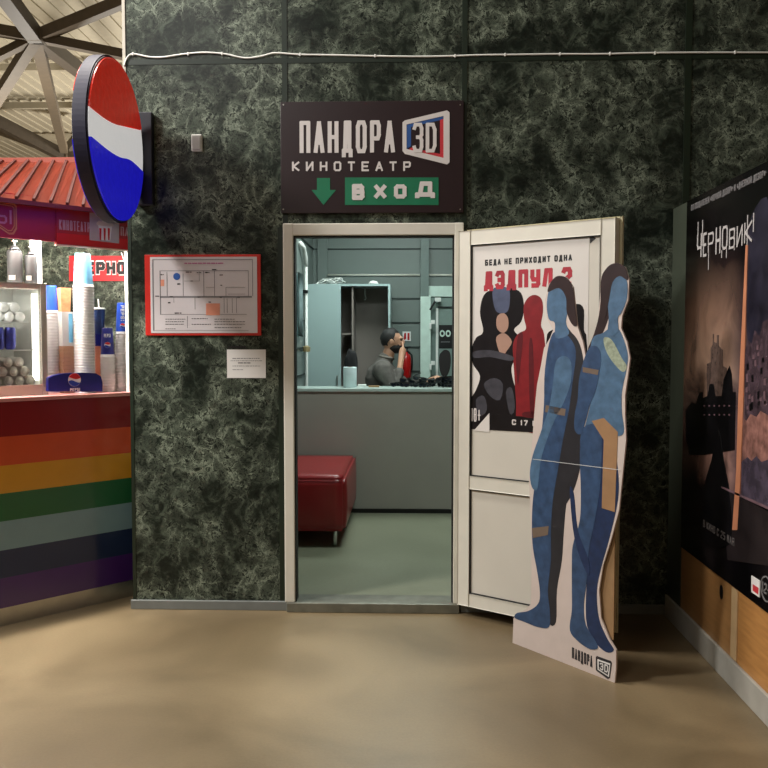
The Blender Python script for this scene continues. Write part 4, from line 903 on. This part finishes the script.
# ================================================================ KIOSK
R0 = Vector((-1.618, .201, 0)); UD = (Vector((-1.618, .201, 0)) - Vector((-2.105, -.325, 0))).normalized()
K0 = R0 - UD * 3.0
KF = Fr(K0, UD)
UE, US = 3.075, 1.3
def kz(y, c=0.): return KF.uv(127, y, c)[1]
ct = thing('rainbow_counter', 'snack kiosk counter striped in rainbow colours from red to purple', 'counter', tuple(KF.pt(2.2, 0, -.3)))
zz = [kz(y) for y in (393.5, 427, 453, 478, 503, 529, 554, 581)]
CT = zz[0] + .006
cols = [('red', (134, 26, 30)), ('orange', (206, 80, 44)), ('yellow', (206, 146, 40)), ('green', (32, 96, 56)), ('light_blue', (120, 150, 160)), ('navy', (28, 42, 78)), ('purple', (66, 30, 104))]
b = fbox(KF, US, UE, .0, CT - .02, -.62, -.012); link('counter_body', b, SKIRT, ct)
for (nm_, c_), z1, z0 in zip(cols, zz, zz[1:]):
    link('stripe_panel', fbox(KF, US, UE, z0, z1 - (.006 if nm_ == 'red' else 0), -.012, 0), mat('stripe_' + nm_, c_, .24, var=.03, coat=.3), ct)['label'] = nm_.replace('_', ' ') + ' stripe panel'
link('kick_plate', fbox(KF, US, UE, 0.0, zz[-1] - .001, -.012, -.002), METAL, ct)
link('worktop', fbox(KF, US, UE, CT - .018, CT, -.64, .008, r=.003), mat('worktop_pink_white', (216, 150, 146), .3), ct)
# fascia, post, shell, awning
f0, f1 = KF.uv(128, 250)[1], 2.215
xs = KF.uv(56, 230)[0]
MAR = mat('maroon_panel', (172, 44, 52), .3, var=.06, scale=3); SRED = mat('bright_red_panel', (206, 36, 42), .35)
fa = thing('kiosk_sign_board', 'maroon and red sign board running under the kiosk awning', 'sign', tuple(KF.pt(2.3, f0, .0)))
link('maroon_board', fbox(KF, US, xs, f0 + .012, f1, -.02, .0), MAR, fa)
rb_ = link('cinema_board', fbox(KF, xs, UE, f0, f1 - .03, -.018, .006), MAR, fa)
za = KF.uv(60, 233, .006)[1]
link('red_band', fbox(KF, xs, UE, f0 + .002, za, .006, .008), SRED, rb_)
link('lower_trim', fbox(KF, xs, UE, f0 - .006, f0, -.018, .009), mat('cream_trim', (226, 190, 170), .4), rb_)
text_px('cinema_word', KF, 'КИНОТЕАТР', 59, 219.3, 90, 232.6, mat('dim_pink_text', (196, 150, 160), .5), rb_, .007, .001, bold=.15, gap=.35)
text_px('cinema_name', KF, 'ПАНДОРА', 120.5, 226.5, 150, 238.5, mat('dim_pink_text', (196, 150, 160), .5), rb_, .007, .001, bold=.15, gap=.35)
pc = shape('popcorn_picture', KF, [(89.5, 212.5), (119, 218), (119, 243.5), (89.5, 240)], mat('grey_white_card', (186, 172, 176), .45), rb_, .002, .008)
shape('popcorn_bucket', KF, [(98, 224), (112, 226.5), (110, 241), (100.5, 240)], PAPER, pc, .001, .0102)
for k in range(3): x = 100 + k * 4.2; shape('bucket_stripe', KF, [(x - .6 - .2, 228), (x + 1.4, 228.4), (x + 1.0, 240.4), (x - .2, 240)], SRED, pc, .0012, .0110)
shape('popcorn_heap', KF, [(97, 225), (99, 220.5), (102, 221.5), (104, 218.5), (107, 220), (110, 219.5), (112, 223), (113, 226.5)], mat('popcorn_cream', (214, 196, 180), .6), pc, .0014, .0106, 3)
em = [(-6, 200), (14, 203.5), (16.5, 206), (16.8, 229), (13.5, 234.5), (9, 234.5), (-2, 227)]
GOLD = mat('gold_outline', (216, 146, 96), .4)
def scl(P, k, cx=4., cy=216.): return [(cx + (x - cx) * k, cy + (y - cy) * k) for x, y in P]
link('crest_outline', poly_bm(KF, px(KF, em), .003, .0005, [px(KF, scl(em, .9))]), GOLD, fa)
link('crest_outline', poly_bm(KF, px(KF, scl(em, .82)), .003, .0005, [px(KF, scl(em, .76))]), GOLD, fa)
text_px('crest_letters', KF, 'Ы', -3, 208.5, 11.5, 224.5, mat('crest_pink', (206, 130, 150), .4), fa, .001, .003, bold=.14)
ps_ = thing('kiosk_post', 'white corner post of the kiosk next to the marble wall', 'post', tuple(KF.pt(UE - .03, CT, -.05)))
link('post_shaft', fbox(KF, KF.uv(128.2, 330, -.03)[0], KF.uv(131.5, 330, -.03)[0], CT, f0 - .008, -.06, -.03, r=.002), WHITE, ps_)
link('cable_strip', tube([KF.pt(UE - .012 - d_, z_, -.075) for d_, z_ in ((0, CT + .004), (.002, 1.6), (.004, 1.9), (.030, f0 - .01))], .003, seg=6), WHITE, ps_)
KR = mat('kiosk_inner_panel', (190, 178, 160), .5)
YK = 1.30
xl = KF.pt(US, 0, -.64).x - .55
struct(link('wall_kiosk_back', box((xl, YK, 0), (XL - .001, YK + .05, 2.5)), MARBLE_K, origin=(0, 0, 0)))
struct(link('wall_kiosk_left', box((xl - .05, KF.pt(US, 0).y, 0), (xl, YK + .05, 2.5)), HW))
# awning
RY, RZ = .55, atY(40, 161, .55).z
EZ = KF.uv(92, 208, .07)[1]
ridge_y = RY
def aw(u, t):                                              # t 0 eave, 1 ridge
    p0 = KF.pt(u, EZ, .07); d = (RY - p0.y); q_ = Vector((p0.x - .28 * d, RY, RZ)); return p0.lerp(q_, t)
aw_o = thing('kiosk_awning', 'red ribbed metal awning over the snack kiosk', 'awning', tuple(KF.pt(2.2, EZ, 0)))
b = bmesh.new(); UA = 3.02; n_ = 36; g0, g1 = [], []
for k in range(n_ + 1):
    u = US + (UA - US) * k / n_; g0.append((b.verts.new(aw(u, 0)), b.verts.new(aw(u, 1)))); 
for k in range(n_): b.faces.new((g0[k][0], g0[k + 1][0], g0[k + 1][1], g0[k][1]))
bmesh.ops.solidify(b, geom=b.faces, thickness=.012)
AWR = mat('red_coated_roof', (146, 58, 36), .45, var=.1, scale=5)
link('roof_sheet', b, AWR, aw_o)
for k in range(20):
    u = US + .03 + k * .088
    if u > UA - .01: break
    b = beam(aw(u, .0) + Vector((0, 0, .004)), aw(u, 1) + Vector((0, 0, .004)), .014, .022); link('roof_rib', b, mat('dark_red_rib', (78, 26, 20), .55), aw_o)
link('eave_edge', beam(aw(US, 0) - Vector((0, 0, .012)), aw(UA, 0) - Vector((0, 0, .012)), .02, .022), mat('dark_red_edge', (110, 30, 30), .5), aw_o)
link('ridge_cap', beam(aw(US, 1), aw(UA, 1), .06, .03), AWR, aw_o)
b = box((xl - .05, RY, RZ - .03), (XL - .001, YK + .05, RZ)); struct(link('ceiling_kiosk', b, AWR))
struct(link('wall_kiosk_top', box((xl, YK, 2.5), (XL - .001, YK + .05, RZ - .03)), HW))
# lamp under the awning
kl = thing('kiosk_lamp', 'slim white strip lamp under the kiosk awning', 'lamp', tuple(KF.pt(2.35, 2.13, -.12)))
link('lamp_housing', fbox(KF, 1.6, 2.9, 2.12, 2.15, -.16, -.08), WHITE, kl)
link('lamp_tube', fbox(KF, 1.62, 2.88, 2.108, 2.12, -.14, -.10), mat('lit_tube', (255, 250, 240), .4, emit=(255, 246, 232), es=6), kl)
link('lamp_hanger', beam(KF.pt(2.3, 2.15, -.12), KF.pt(2.3, 2.25, -.12), .01, .01), METAL, kl)
area('kiosk_light', KF.pt(2.3, 2.10, -.12), 1.3, 60, (1, .95, .86), KF.pt(2.3, 1.2, -.26), .08)
area('kiosk_light_back', Vector((-2.3, .9, 2.4)), .8, 16, (1, .92, .8), Vector((-2.3, .95, 1.2)), .3)
# red banner on the kiosk back wall
KB = Fr((0, YK, 0), (1, 0, 0)); KB.n = Vector((0, -1, 0))
rb2 = shape('red_banner', KB, [(69.5, 256), (130, 256), (130, 281), (69.5, 281)], SRED, None, .006, 0); tag(rb2, 'red banner with black lettering on the kiosk back wall', 'banner')
text_px('banner_halo', KB, 'ЧЕРНО', 74, 260.5, 127, 275.5, PAPER, rb2, .007, .001, bold=.42, gap=.12)
text_px('banner_word', KB, 'ЧЕРНО', 75, 261.8, 126, 274.3, INK, rb2, .008, .001, bold=.26, gap=.16)

# ---- fridge
FX0, FX1 = US + .55, KF.uv(47, 340, -.12)[0]; FZ1 = KF.uv(47, 284, -.12)[1]
FZ0 = CT
ix = KF.uv(41.5, 340, -.12)[0]; iz1 = KF.uv(30, 289, -.12)[1]; iz0 = KF.uv(30, 385, -.12)[1]
FR = mat('fridge_grey', (166, 162, 148), .35)
fr_ = thing('drinks_fridge', 'small grey glass fronted drinks fridge on the kiosk counter', 'fridge', tuple(KF.pt((FX0 + FX1) / 2, FZ0, -.3)))
b = fbox(KF, ix, FX1, FZ0, FZ1, -.145, -.12, r=.004); fbox(KF, FX0, FX0 + .04, FZ0, FZ1, -.145, -.12, b, r=.004); fbox(KF, FX0 + .04, ix, iz1, FZ1, -.145, -.12, b, r=.003); fbox(KF, FX0 + .04, ix, FZ0, iz0, -.145, -.12, b, r=.003)
fd = link('door_frame', b, FR, fr_)
b = fbox(KF, FX1 - .012, FX1, FZ0, FZ1, -.55, -.146); fbox(KF, FX0, FX0 + .012, FZ0, FZ1, -.55, -.146, b); fbox(KF, FX0 + .013, FX1 - .013, FZ1 - .012, FZ1, -.55, -.146, b); fbox(KF, FX0 + .013, FX1 - .013, FZ0, iz0 - .01, -.55, -.146, b); fbox(KF, FX0 + .013, FX1 - .013, FZ0, FZ1, -.55, -.53, b)
link('cabinet', b, WHITE, fr_)
sz1 = KF.uv(20, 349.5, -.16)[1]; sz2 = KF.uv(20, 322, -.18)[1]
for z in (sz1,):
    b = bmesh.new()
    for k in range(24):
        u = FX0 + .03 + k * (ix - FX0 - .05) / 23; fbox(KF, u, u + .003, z - .003, z, -.5, -.152, b)
    fbox(KF, FX0 + .02, ix - .01, z - .006, z - .001, -.158, -.152, b); fbox(KF, FX0 + .02, ix - .01, z - .006, z - .001, -.50, -.494, b)
    link('wire_shelf', b, WHITE, fr_)
link('glass_pane', fbox(KF, FX0 + .041, ix - .001, iz0 + .001, iz1 - .001, -.136, -.132), mat('clear_glass', (250, 252, 252), .02, trans=1.), fd)
link('fridge_wall_glow', fbox(KF, ix - .012, ix - .004, iz0 + .02, iz1 - .02, -.21, -.155), mat('glowing_wall_strip', (255, 255, 245), .4, emit=(255, 252, 236), es=3), fr_)  # glowing strip added to stand for the bright inner side wall
area('fridge_light', KF.pt((FX0 + ix) / 2, iz1 - .02, -.25), .3, 2.6, (1, .99, .93), KF.pt((FX0 + ix) / 2, iz0, -.25), .1)
ALU = mat('can_aluminium', (226, 220, 208), .35, .25); CANB = mat('can_blue_silver', (58, 62, 150), .3, .3, var=.5, scale=18)
def can(name, m, cap, label, group):
    prof = [(.020, 0), (.026, .006), (.0285, .014), (.0285, .104), (.024, .116), (.0235, .118)]
    t = thing(name, label, 'can', (0, 0, 0), group)
    link('can_body', lathe(prof, (0, 0, 0), 20), m, t, True); link('can_lid', lathe([(.0232, .117), (.0232, .1195), (.021, .1195), (.0208, .1165)], (0, 0, 0), 20), cap, t)
    link('pull_tab', box((-.004, -.012, .1175), (.004, .006, .1190)), cap, t); return t
def placed(t, loc, first, lab=None, lying=False, rz=0, grp=None):
    o = t if first else dup(t, loc)
    o.location = loc
    if lying: q_ = Vector((0, 0, 1)).rotation_difference(KF.n); o.rotation_mode = 'QUATERNION'; o.rotation_quaternion = q_
    else: o.rotation_euler = (0, 0, rz)
    if lab: o['label'] = lab
    return o
lc = can('drink_can', ALU, ALU, 'silver drink can lying end-on in the bottom of the fridge', 'cans lying in the bottom of the fridge')
r_ = .0285; first = True
zb = iz0 - .008
u_r = KF.uv(31.5, 379, -.16)[0]
for row in range(3):
    for k in range(7 if row != 1 else 7):
        u = u_r - k * .0585 - (.029 if row == 1 else (.058 if row == 2 else 0))
        if u < FX0 + .05: continue
        z = zb + r_ + row * .0505
        placed(lc, KF.pt(u, z, -.285), first, lab='silver can lying end-on in the %s row of the fridge floor, %s from the right' % (('lowest', 'middle', 'top')[row], ORD[k] if k else 'first'), lying=True); first = False
ec = can('energy_can', CANB, ALU, 'blue and silver can standing on the fridge shelf', 'upright cans on the fridge shelf')
u_r = KF.uv(11, 335, -.18)[0]
for k in range(5):
    placed(ec, KF.pt(u_r - k * .060, sz1, -.19), k == 0, lab='blue can standing on the wire fridge shelf, %s from the right' % (ORD[k] if k else 'first'))
# white bottles lying end-on on the upper shelf
zs2 = sz1 + .148
link('glass_shelf', fbox(KF, FX0 + .02, ix - .05, zs2 - .004, zs2, -.5, -.16), WHITE, fr_)
def bottle():
    t = thing('white_bottle', 'white bottle lying end-on on the upper fridge shelf', 'bottle', (0, 0, 0), 'bottles lying on the upper fridge shelf')
    link('bottle_body', lathe([(.027, 0), (.027, .12), (.014, .16), (.014, .165)], (0, 0, 0), 20), WHITE, t, True); link('bottle_base', lathe([(.001, -.003), (.025, -.003), (.027, .0)], (0, 0, 0), 20), WHITE, t, True); return t
bi = [0, 0]; bt = bottle(); u_r = KF.uv(21, 320, -.18)[0]; first = True
for u, z in [(u_r - k * .057, zs2 + .027) for k in range(4)] + [(u_r - .028 - k * .057, zs2 + .077) for k in range(3)] + [(u_r - .0, zs2 + .079)][:0]:
    loc = KF.pt(u, z, -.19); o = placed(bt, loc, first, lab='white bottle lying end-on in the fridge, %s row, %s from the right' % (('lower', 'upper')[z > zs2 + .05], ORD[bi[z > zs2 + .05]] if bi[z > zs2 + .05] else 'first'), lying=True); bi[z > zs2 + .05] += 1; q_ = Vector((0, 0, 1)).rotation_difference(-KF.n); o.rotation_quaternion = q_; first = False
# dispensers on the fridge
FT = FZ1
def disp(px_, c, h, rr, lab, nm_='syrup_dispenser'):
    u = KF.uv(px_, 268, c)[0]; p = KF.pt(u, FT, c); t = thing(nm_, lab, 'dispenser', tuple(p))
    link('dispenser_body', lathe([(rr * .92, 0), (rr, .008), (rr, h * .72), (rr * .9, h * .76)], p, 20), mat('smoky_black', (12, 11, 11), .65, var=.3), t, True)
    link('steel_collar', lathe([(rr * .8, h * .76), (rr * .5, h * .84), (rr * .25, h * .88)], p, 16), BLACK, t, True)
    link('pump_head', lathe([(rr * .2, h * .88), (rr * .2, h * .96), (rr * .45, h * .965), (rr * .45, h)], p, 12), CHROME, t, True)
    link('label_plate', box(p + Vector((rr * .5, -rr * .98 - .003, .02)) - Vector((rr * .9, 0, 0)), p + Vector((rr * .5, -rr * .98, .045))), METAL, t)
disp(15, -.25, .235, .040, 'tall black dispenser with steel pump on the left of the fridge top')
disp(31, -.22, .205, .032, 'shorter black dispenser on the right of the fridge top')
u = KF.uv(36, 260, -.34)[0]
tag(link('white_board', fbox(KF, u - .033, u + .030, FT, KF.uv(36, 239, -.34)[1], -.345, -.335), WHITE), 'narrow white board standing behind the dispensers on the fridge', 'board')

# ---- paper cups in stacks (upside down)
def cup(R, h, band, sleeve, label, group, deco=None):
    bm = bmesh.new(); rt = R * .74; N = 24
    prof = [(R * 1.05, 0), (R * 1.08, .003), (R * 1.0, .006), (R - (R - rt) * band / h, band), (rt, h - .004), (rt * .97, h), (rt * .9, h - .003)]
    lathe(prof, (0, 0, 0), N, bm)
    me_ = link('paper_cup', bm, [mat('cup_white', (226, 224, 222), .45, var=.02), sleeve], None, True)
    for p in me_.data.polygons:
        if band <= p.center.z < h - .001 and abs(p.normal.z) < .9: p.material_index = 1
    tag(me_, label % 'lowest', 'cup', group); return me_
def stack(px_, c, R, h, band, n, sleeve, label, group, toplabel, pitch, lean=0.):
    u = KF.uv(px_, 350, c)[0]; p = KF.pt(u, CT, c)
    c0 = cup(R, h, band, sleeve, label, group)
    for k in range(n):
        o = c0 if k == 0 else c0.copy()
        if k: C.objects.link(o)
        o.location = p + Vector((lean * k, 0, k * pitch)); o['label'] = label % ORD[n - 1 - k]
    o['label'] = toplabel
    return p, p + Vector((lean * (n - 1), 0, (n - 1) * pitch)), o
BLU = mat('cup_royal_blue', (42, 84, 196), .35, var=.06); DBL = mat('cup_navy', (34, 38, 120), .35, var=.06); SKY = mat('cup_sky', (120, 190, 228), .35, var=.3, scale=9)
def top_z(y, px_, c): return KF.uv(px_, y, c)[1]
def mkstack(px_, c, R, ytop, ysl, sleeve, label, group, toplabel, pitch, lean=0.):
    zt_ = top_z(ytop, px_, c); zs_ = top_z(ysl, px_, c); h = zt_ - zs_ + pitch; n = int(round((zs_ - pitch - CT) / pitch)) + 1
    h = zt_ - (CT + (n - 1) * pitch)
    return stack(px_, c, R, h, pitch * 1.0, n, sleeve, label, group, toplabel, pitch, lean)
s5 = mkstack(121, -.16, .040, 303, 331, BLU, 'white rim of a nested paper cup, %s from the top of the rightmost stack', 'cups of the rightmost stack', 'blue top cup of the rightmost stack beside the white post', .0165, .0006)
s4 = mkstack(107.5, -.15, .040, 328, 355, DBL, 'white rim of a nested paper cup, %s from the top of the short navy-topped stack', 'cups of the short navy stack', 'navy top cup of the short stack, left of the rightmost stack', .0165)
s3 = mkstack(84.5, -.14, .055, 254, 284, SKY, 'white rim of a nested paper cup, %s from the top of the tallest stack', 'cups of the tallest stack', 'pale blue top cup of the tallest stack', .0160)
s1_ = mkstack(52, -.26, .040, 286, 310, BLU, 'white rim of a nested paper cup, %s from the top of the stack against the fridge', 'cups of the stack beside the fridge', 'blue top cup of the stack against the fridge', .0165)
EMB = [mat('emblem_red', (206, 34, 40), .35), mat('emblem_white', (232, 232, 232), .35), mat('emblem_blue', (30, 60, 160), .35)]
SUP = [(-1, .42), (-.5, .38), (0, .12), (.5, .12), (1, .25)]; SLO = [(-1, -.2), (-.5, -.05), (0, -.22), (.5, -.42), (1, -.45)]
for (pb_, pt_, top), R_, nm_ in ((s5, .040, 'PEPSI'), (s4, .040, 'PEPSI')):
    loc = Vector(pt_); view = (Vector((CAM.x, CAM.y, 0)) - Vector((loc.x, loc.y, 0))).normalized(); side = Vector((0, 0, 1)).cross(view).normalized()
    h = top.dimensions.z if False else max(v.co.z for v in top.data.vertices)
    f_ = Fr(Vector((loc.x, loc.y, 0)) + view * (R_ * .80), side)
    WL[top.name] = loc
    f_.n = view
    if s4[2] is top:
        link('cup_word', text_bm(f_, nm_, -.018, .018, loc.z + h * .68, loc.z + h * .80, .004, .001, .2), WHITE, top)
        emblem(f_, 0, loc.z + h * .42, .017, .005, top, EMB, up=SUP, lo=SLO, name='cup_emblem')
    else:
        link('cup_word', text_bm(f_, nm_, -.010, .010, loc.z + h * .42, loc.z + h * .92, .002, .001, .2, rot=90), WHITE, top)
        emblem(f_, 0, loc.z + h * .27, .015, .006, top, EMB, up=SUP, lo=SLO, name='cup_emblem')
# display panel with emblem in front of the stacks
dc = -.05
dp_ = [(48.5, 391.5), (48.5, 378), (54, 375.5), (64, 373.3), (84, 372.6), (96, 373.4), (101, 376.5), (102.5, 383), (102.5, 391.5)]
dpl = thing('counter_display', 'low navy counter display with round emblem before the cups', 'display', tuple(KF.pt(KF.uv(75, 385, dc)[0], CT, dc)))
P_ = px(KF, dp_, dc); P_ = [(a, max(b_, CT)) for a, b_ in P_]
NAVY = mat('display_navy', (26, 28, 110), .35, var=.06)
link('display_panel', poly_bm(KF, P_, .03, dc - .03), NAVY, dpl)
q = KF.uv(74.5, 379.8, dc); emblem(KF, q[0], q[1], .036, dc, dpl, EMB, up=SUP, lo=SLO, name='display_emblem')
text_px('display_word', KF, 'PEPSI', 70, 388.3, 80, 390.8, WHITE, dpl, dc, .001, bold=.22)
# popcorn boxes, trays, drink cup, boxes
KRAFT = mat('kraft_print', (206, 150, 104), .6, var=.25, scale=40); TRAYM = mat('tray_card', (198, 160, 130), .6, var=.2)
def frustum(p, w0, w1, h, m, nm_, lab, cat, group=None, wall=.004):
    b = bmesh.new(); rings = []
    for w_, z in ((w0, 0), (w1, h), (w1 - wall, h), (w0 - wall, .006)):
        rings.append([b.verts.new(Vector(p) + KF.u * sx * w_ / 2 + KF.n * sy * w_ / 2 + Vector((0, 0, z))) for sx, sy in ((-1, -1), (1, -1), (1, 1), (-1, 1))])
    for A, B in zip(rings, rings[1:]):
        for k in range(4): b.faces.new((A[k], A[(k + 1) % 4], B[(k + 1) % 4], B[k]))
    b.faces.new(rings[0]); b.faces.new(rings[-1])
    o = link(nm_, b, m); tag(o, lab, cat, group); return o
def kp(px_, c, z): u = KF.uv(px_, 340, c)[0]; return KF.pt(u, z, c)
zt0 = KF.uv(66, 346, -.22)[1]
n = 12
tr = None
for k in range(n):
    z = CT + k * (zt0 - CT) / n; p = kp(66.5, -.22, z)
    if tr is None: tr = frustum(p, .075, .09, (zt0 - CT) / n - .001, TRAYM, 'paper_tray', 'brown and white card tray stacked between fridge and tallest cups', 'tray', 'card trays in a pile')
    else: o = tr.copy(); C.objects.link(o); o.location = tr.location + Vector((0, 0, k * (zt0 - CT) / n)) + KF.u * random.uniform(-.003, .003)
    (tr if k == 0 else o)['label'] = 'brown card tray in the pile under the white carton, %s from the top' % ORD[n - 1 - k]
zt1 = KF.uv(66, 312, -.22)[1]
pbk = frustum(kp(66, -.22, zt0), .07, .085, zt1 - zt0, PAPER, 'white_carton', 'white carton with a blue side standing on the tray pile', 'carton')
WL[pbk.name] = Vector(pbk.location)
p = kp(71.5, -.17, zt0 + .02); link('blue_side', fbox(KF, KF.uv(71, 330, -.177)[0] - .012, KF.uv(71, 330, -.177)[0] + .010, zt0 + .02, zt1 - .01, -.1795, -.176), SKY, pbk)
frustum(kp(64.5, -.22, zt1), .05, .062, KF.uv(64, 288, -.22)[1] - zt1, KRAFT, 'popcorn_carton', 'orange-brown printed carton on top of the white carton', 'carton')
# drink cup with straw on two boxes
cz0 = KF.uv(99, 346, -.24)[1]; cz1 = KF.uv(99, 334, -.24)[1]; cz2 = KF.uv(99, 308.5, -.24)[1]
p = kp(99.5, -.24, CT)
tag(link('orange_box', fbox(KF, KF.uv(93, 350, -.24)[0], KF.uv(105.5, 350, -.24)[0], CT, cz0, -.28, -.21, r=.002), mat('salmon_card', (226, 150, 120), .5)), 'salmon card box behind the tallest cups, under the blue box', 'box')
tag(link('blue_box', fbox(KF, KF.uv(93, 350, -.24)[0] + .002, KF.uv(104, 350, -.24)[0], cz0, cz1, -.28, -.212, r=.002), DBL), 'blue card box carrying the takeaway drink cup', 'box')
p = kp(99.5, -.245, cz1); dcu = thing('drink_cup', 'dark blue lidded drink cup with a white straw', 'cup', tuple(p)); h = cz2 - cz1
link('cup_body', lathe([(.024, 0), (.026, .002), (.034, h - .006), (.034, h - .004)], p, 24), mat('cup_petrol', (36, 60, 110), .3, var=.3, scale=20), dcu, True)
link('cup_lid', lathe([(.038, h - .006), (.038, h), (.030, h + .004), (.004, h + .005)], p, 24), WHITE, dcu, True)
link('straw', tube([p + Vector((.0, 0, h)), p + Vector((-.004, 0, h + .055))], .0035, seg=8), WHITE, dcu)

# ================================================================ ROUND SIGN
def solve():
    Yf = -.05; X = atY(143.5, 157, Yf).x; Y = -1.5
    while atY(88, 118, Y).x > X and Y < 0: Y += .002
    while atY(88, 118, Y).x < X and Y > -1.6: Y -= .002
    return X, Y, Yf
XF, Yn, Yf = solve(); RD = (Yf - Yn) / 2; YC = (Yf + Yn) / 2
ZC = (atY(112, 57, YC - .02).z + atY(122, 223, YC).z) / 2
RZD = (atY(112, 57, YC - .02).z - atY(122, 223, YC).z) / 2
print('DISC', XF, Yn, YC, ZC, RD, RZD)
RR = (RD + RZD) / 2
DFr = Fr((XF, YC, 0), (0, 1, 0)); DFr.n = Vector((1, 0, 0))
ds = thing('round_lit_sign', 'round double-sided red, white and blue sign jutting from the wall edge', 'sign', (XF - .05, YC, ZC - RR))
NV = mat('sign_navy_rim', (18, 15, 48), .6, var=.1)
def ring_pts(r_, n=56): return [(r_ * math.cos(k * 2 * math.pi / n), ZC + r_ * math.sin(k * 2 * math.pi / n)) for k in range(n)]
b = poly_bm(DFr, ring_pts(RR, 96), .068, -.073); bmesh.ops.bevel(b, geom=[e for e in b.edges if len(e.link_faces) == 2 and e.calc_face_angle() > 1], offset=.006, segments=2, affect='EDGES')
link('sign_drum', b, NV, ds)
FACE = [mat('lit_face_red', (190, 36, 24), .25, var=.15, scale=30, emit=(255, 50, 26), es=.22, bump=.3), mat('lit_face_white', (224, 226, 226), .25, var=.05, scale=20, emit=(255, 255, 255), es=.42, bump=.2),
        mat('lit_face_blue', (36, 34, 170), .25, var=.15, scale=30, emit=(40, 36, 255), es=.32, bump=.3)]
emblem(DFr, 0, ZC, RR * .975, -.004, ds, FACE, t=.008, name='sign_face', k_in=.994, k_b=.992)
DB = Fr((XF - .073, YC, 0), (0, -1, 0)); DB.n = Vector((-1, 0, 0))
emblem(DB, 0, ZC, RR * .975, 0, ds, FACE, t=.006, name='sign_face', k_in=.994, k_b=.992)
lo, hi = atY(139, 206, 0), atY(154, 114, 0)
link('wall_plate', box((lo.x, -.045, lo.z), (hi.x, 0, hi.z), r=.004), mat('plate_navy', (18, 18, 34), .5), ds)
link('bracket_arm', box((XF - .08, -.06, ZC - .05), (XF - .03, -.0, ZC + .05)), BLACK, ds)

# ================================================================ ROOF TRUSSES IN THE HALL
TR = mat('painted_truss_steel', (98, 86, 70), .6, var=.1); TR2 = mat('shaded_truss_steel', (78, 69, 58), .55, var=.1)  # second steel is a darker copy with shade put into its colour
A = atY(36, 37, 7.0); Bn = atY(64, 156, 14.4)
def tz(px_, py_, Y): return atY(px_, py_, Y)
def truss(name, label, node, members):
    t = thing(name, label, 'truss', tuple(node)); 
    link('node_plate', box(node - Vector((.11, .11, .08)), node + Vector((.11, .11, .08)), r=.02), TR, t)
    for (x, y, Y, wd_, m_) in members: link('beam', beam(node, tz(x, y, Y), wd_ * .72, wd_ * .72), m_, t)
    return t
truss('roof_truss', 'near cluster of steel roof beams meeting at one node top left', A,
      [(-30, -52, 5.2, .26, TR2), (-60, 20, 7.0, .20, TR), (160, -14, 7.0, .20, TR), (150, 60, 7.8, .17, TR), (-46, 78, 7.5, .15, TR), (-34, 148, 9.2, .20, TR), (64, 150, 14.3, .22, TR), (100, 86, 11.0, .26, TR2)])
truss('roof_truss', 'far cluster of steel roof beams meeting just above the red awning', Bn,
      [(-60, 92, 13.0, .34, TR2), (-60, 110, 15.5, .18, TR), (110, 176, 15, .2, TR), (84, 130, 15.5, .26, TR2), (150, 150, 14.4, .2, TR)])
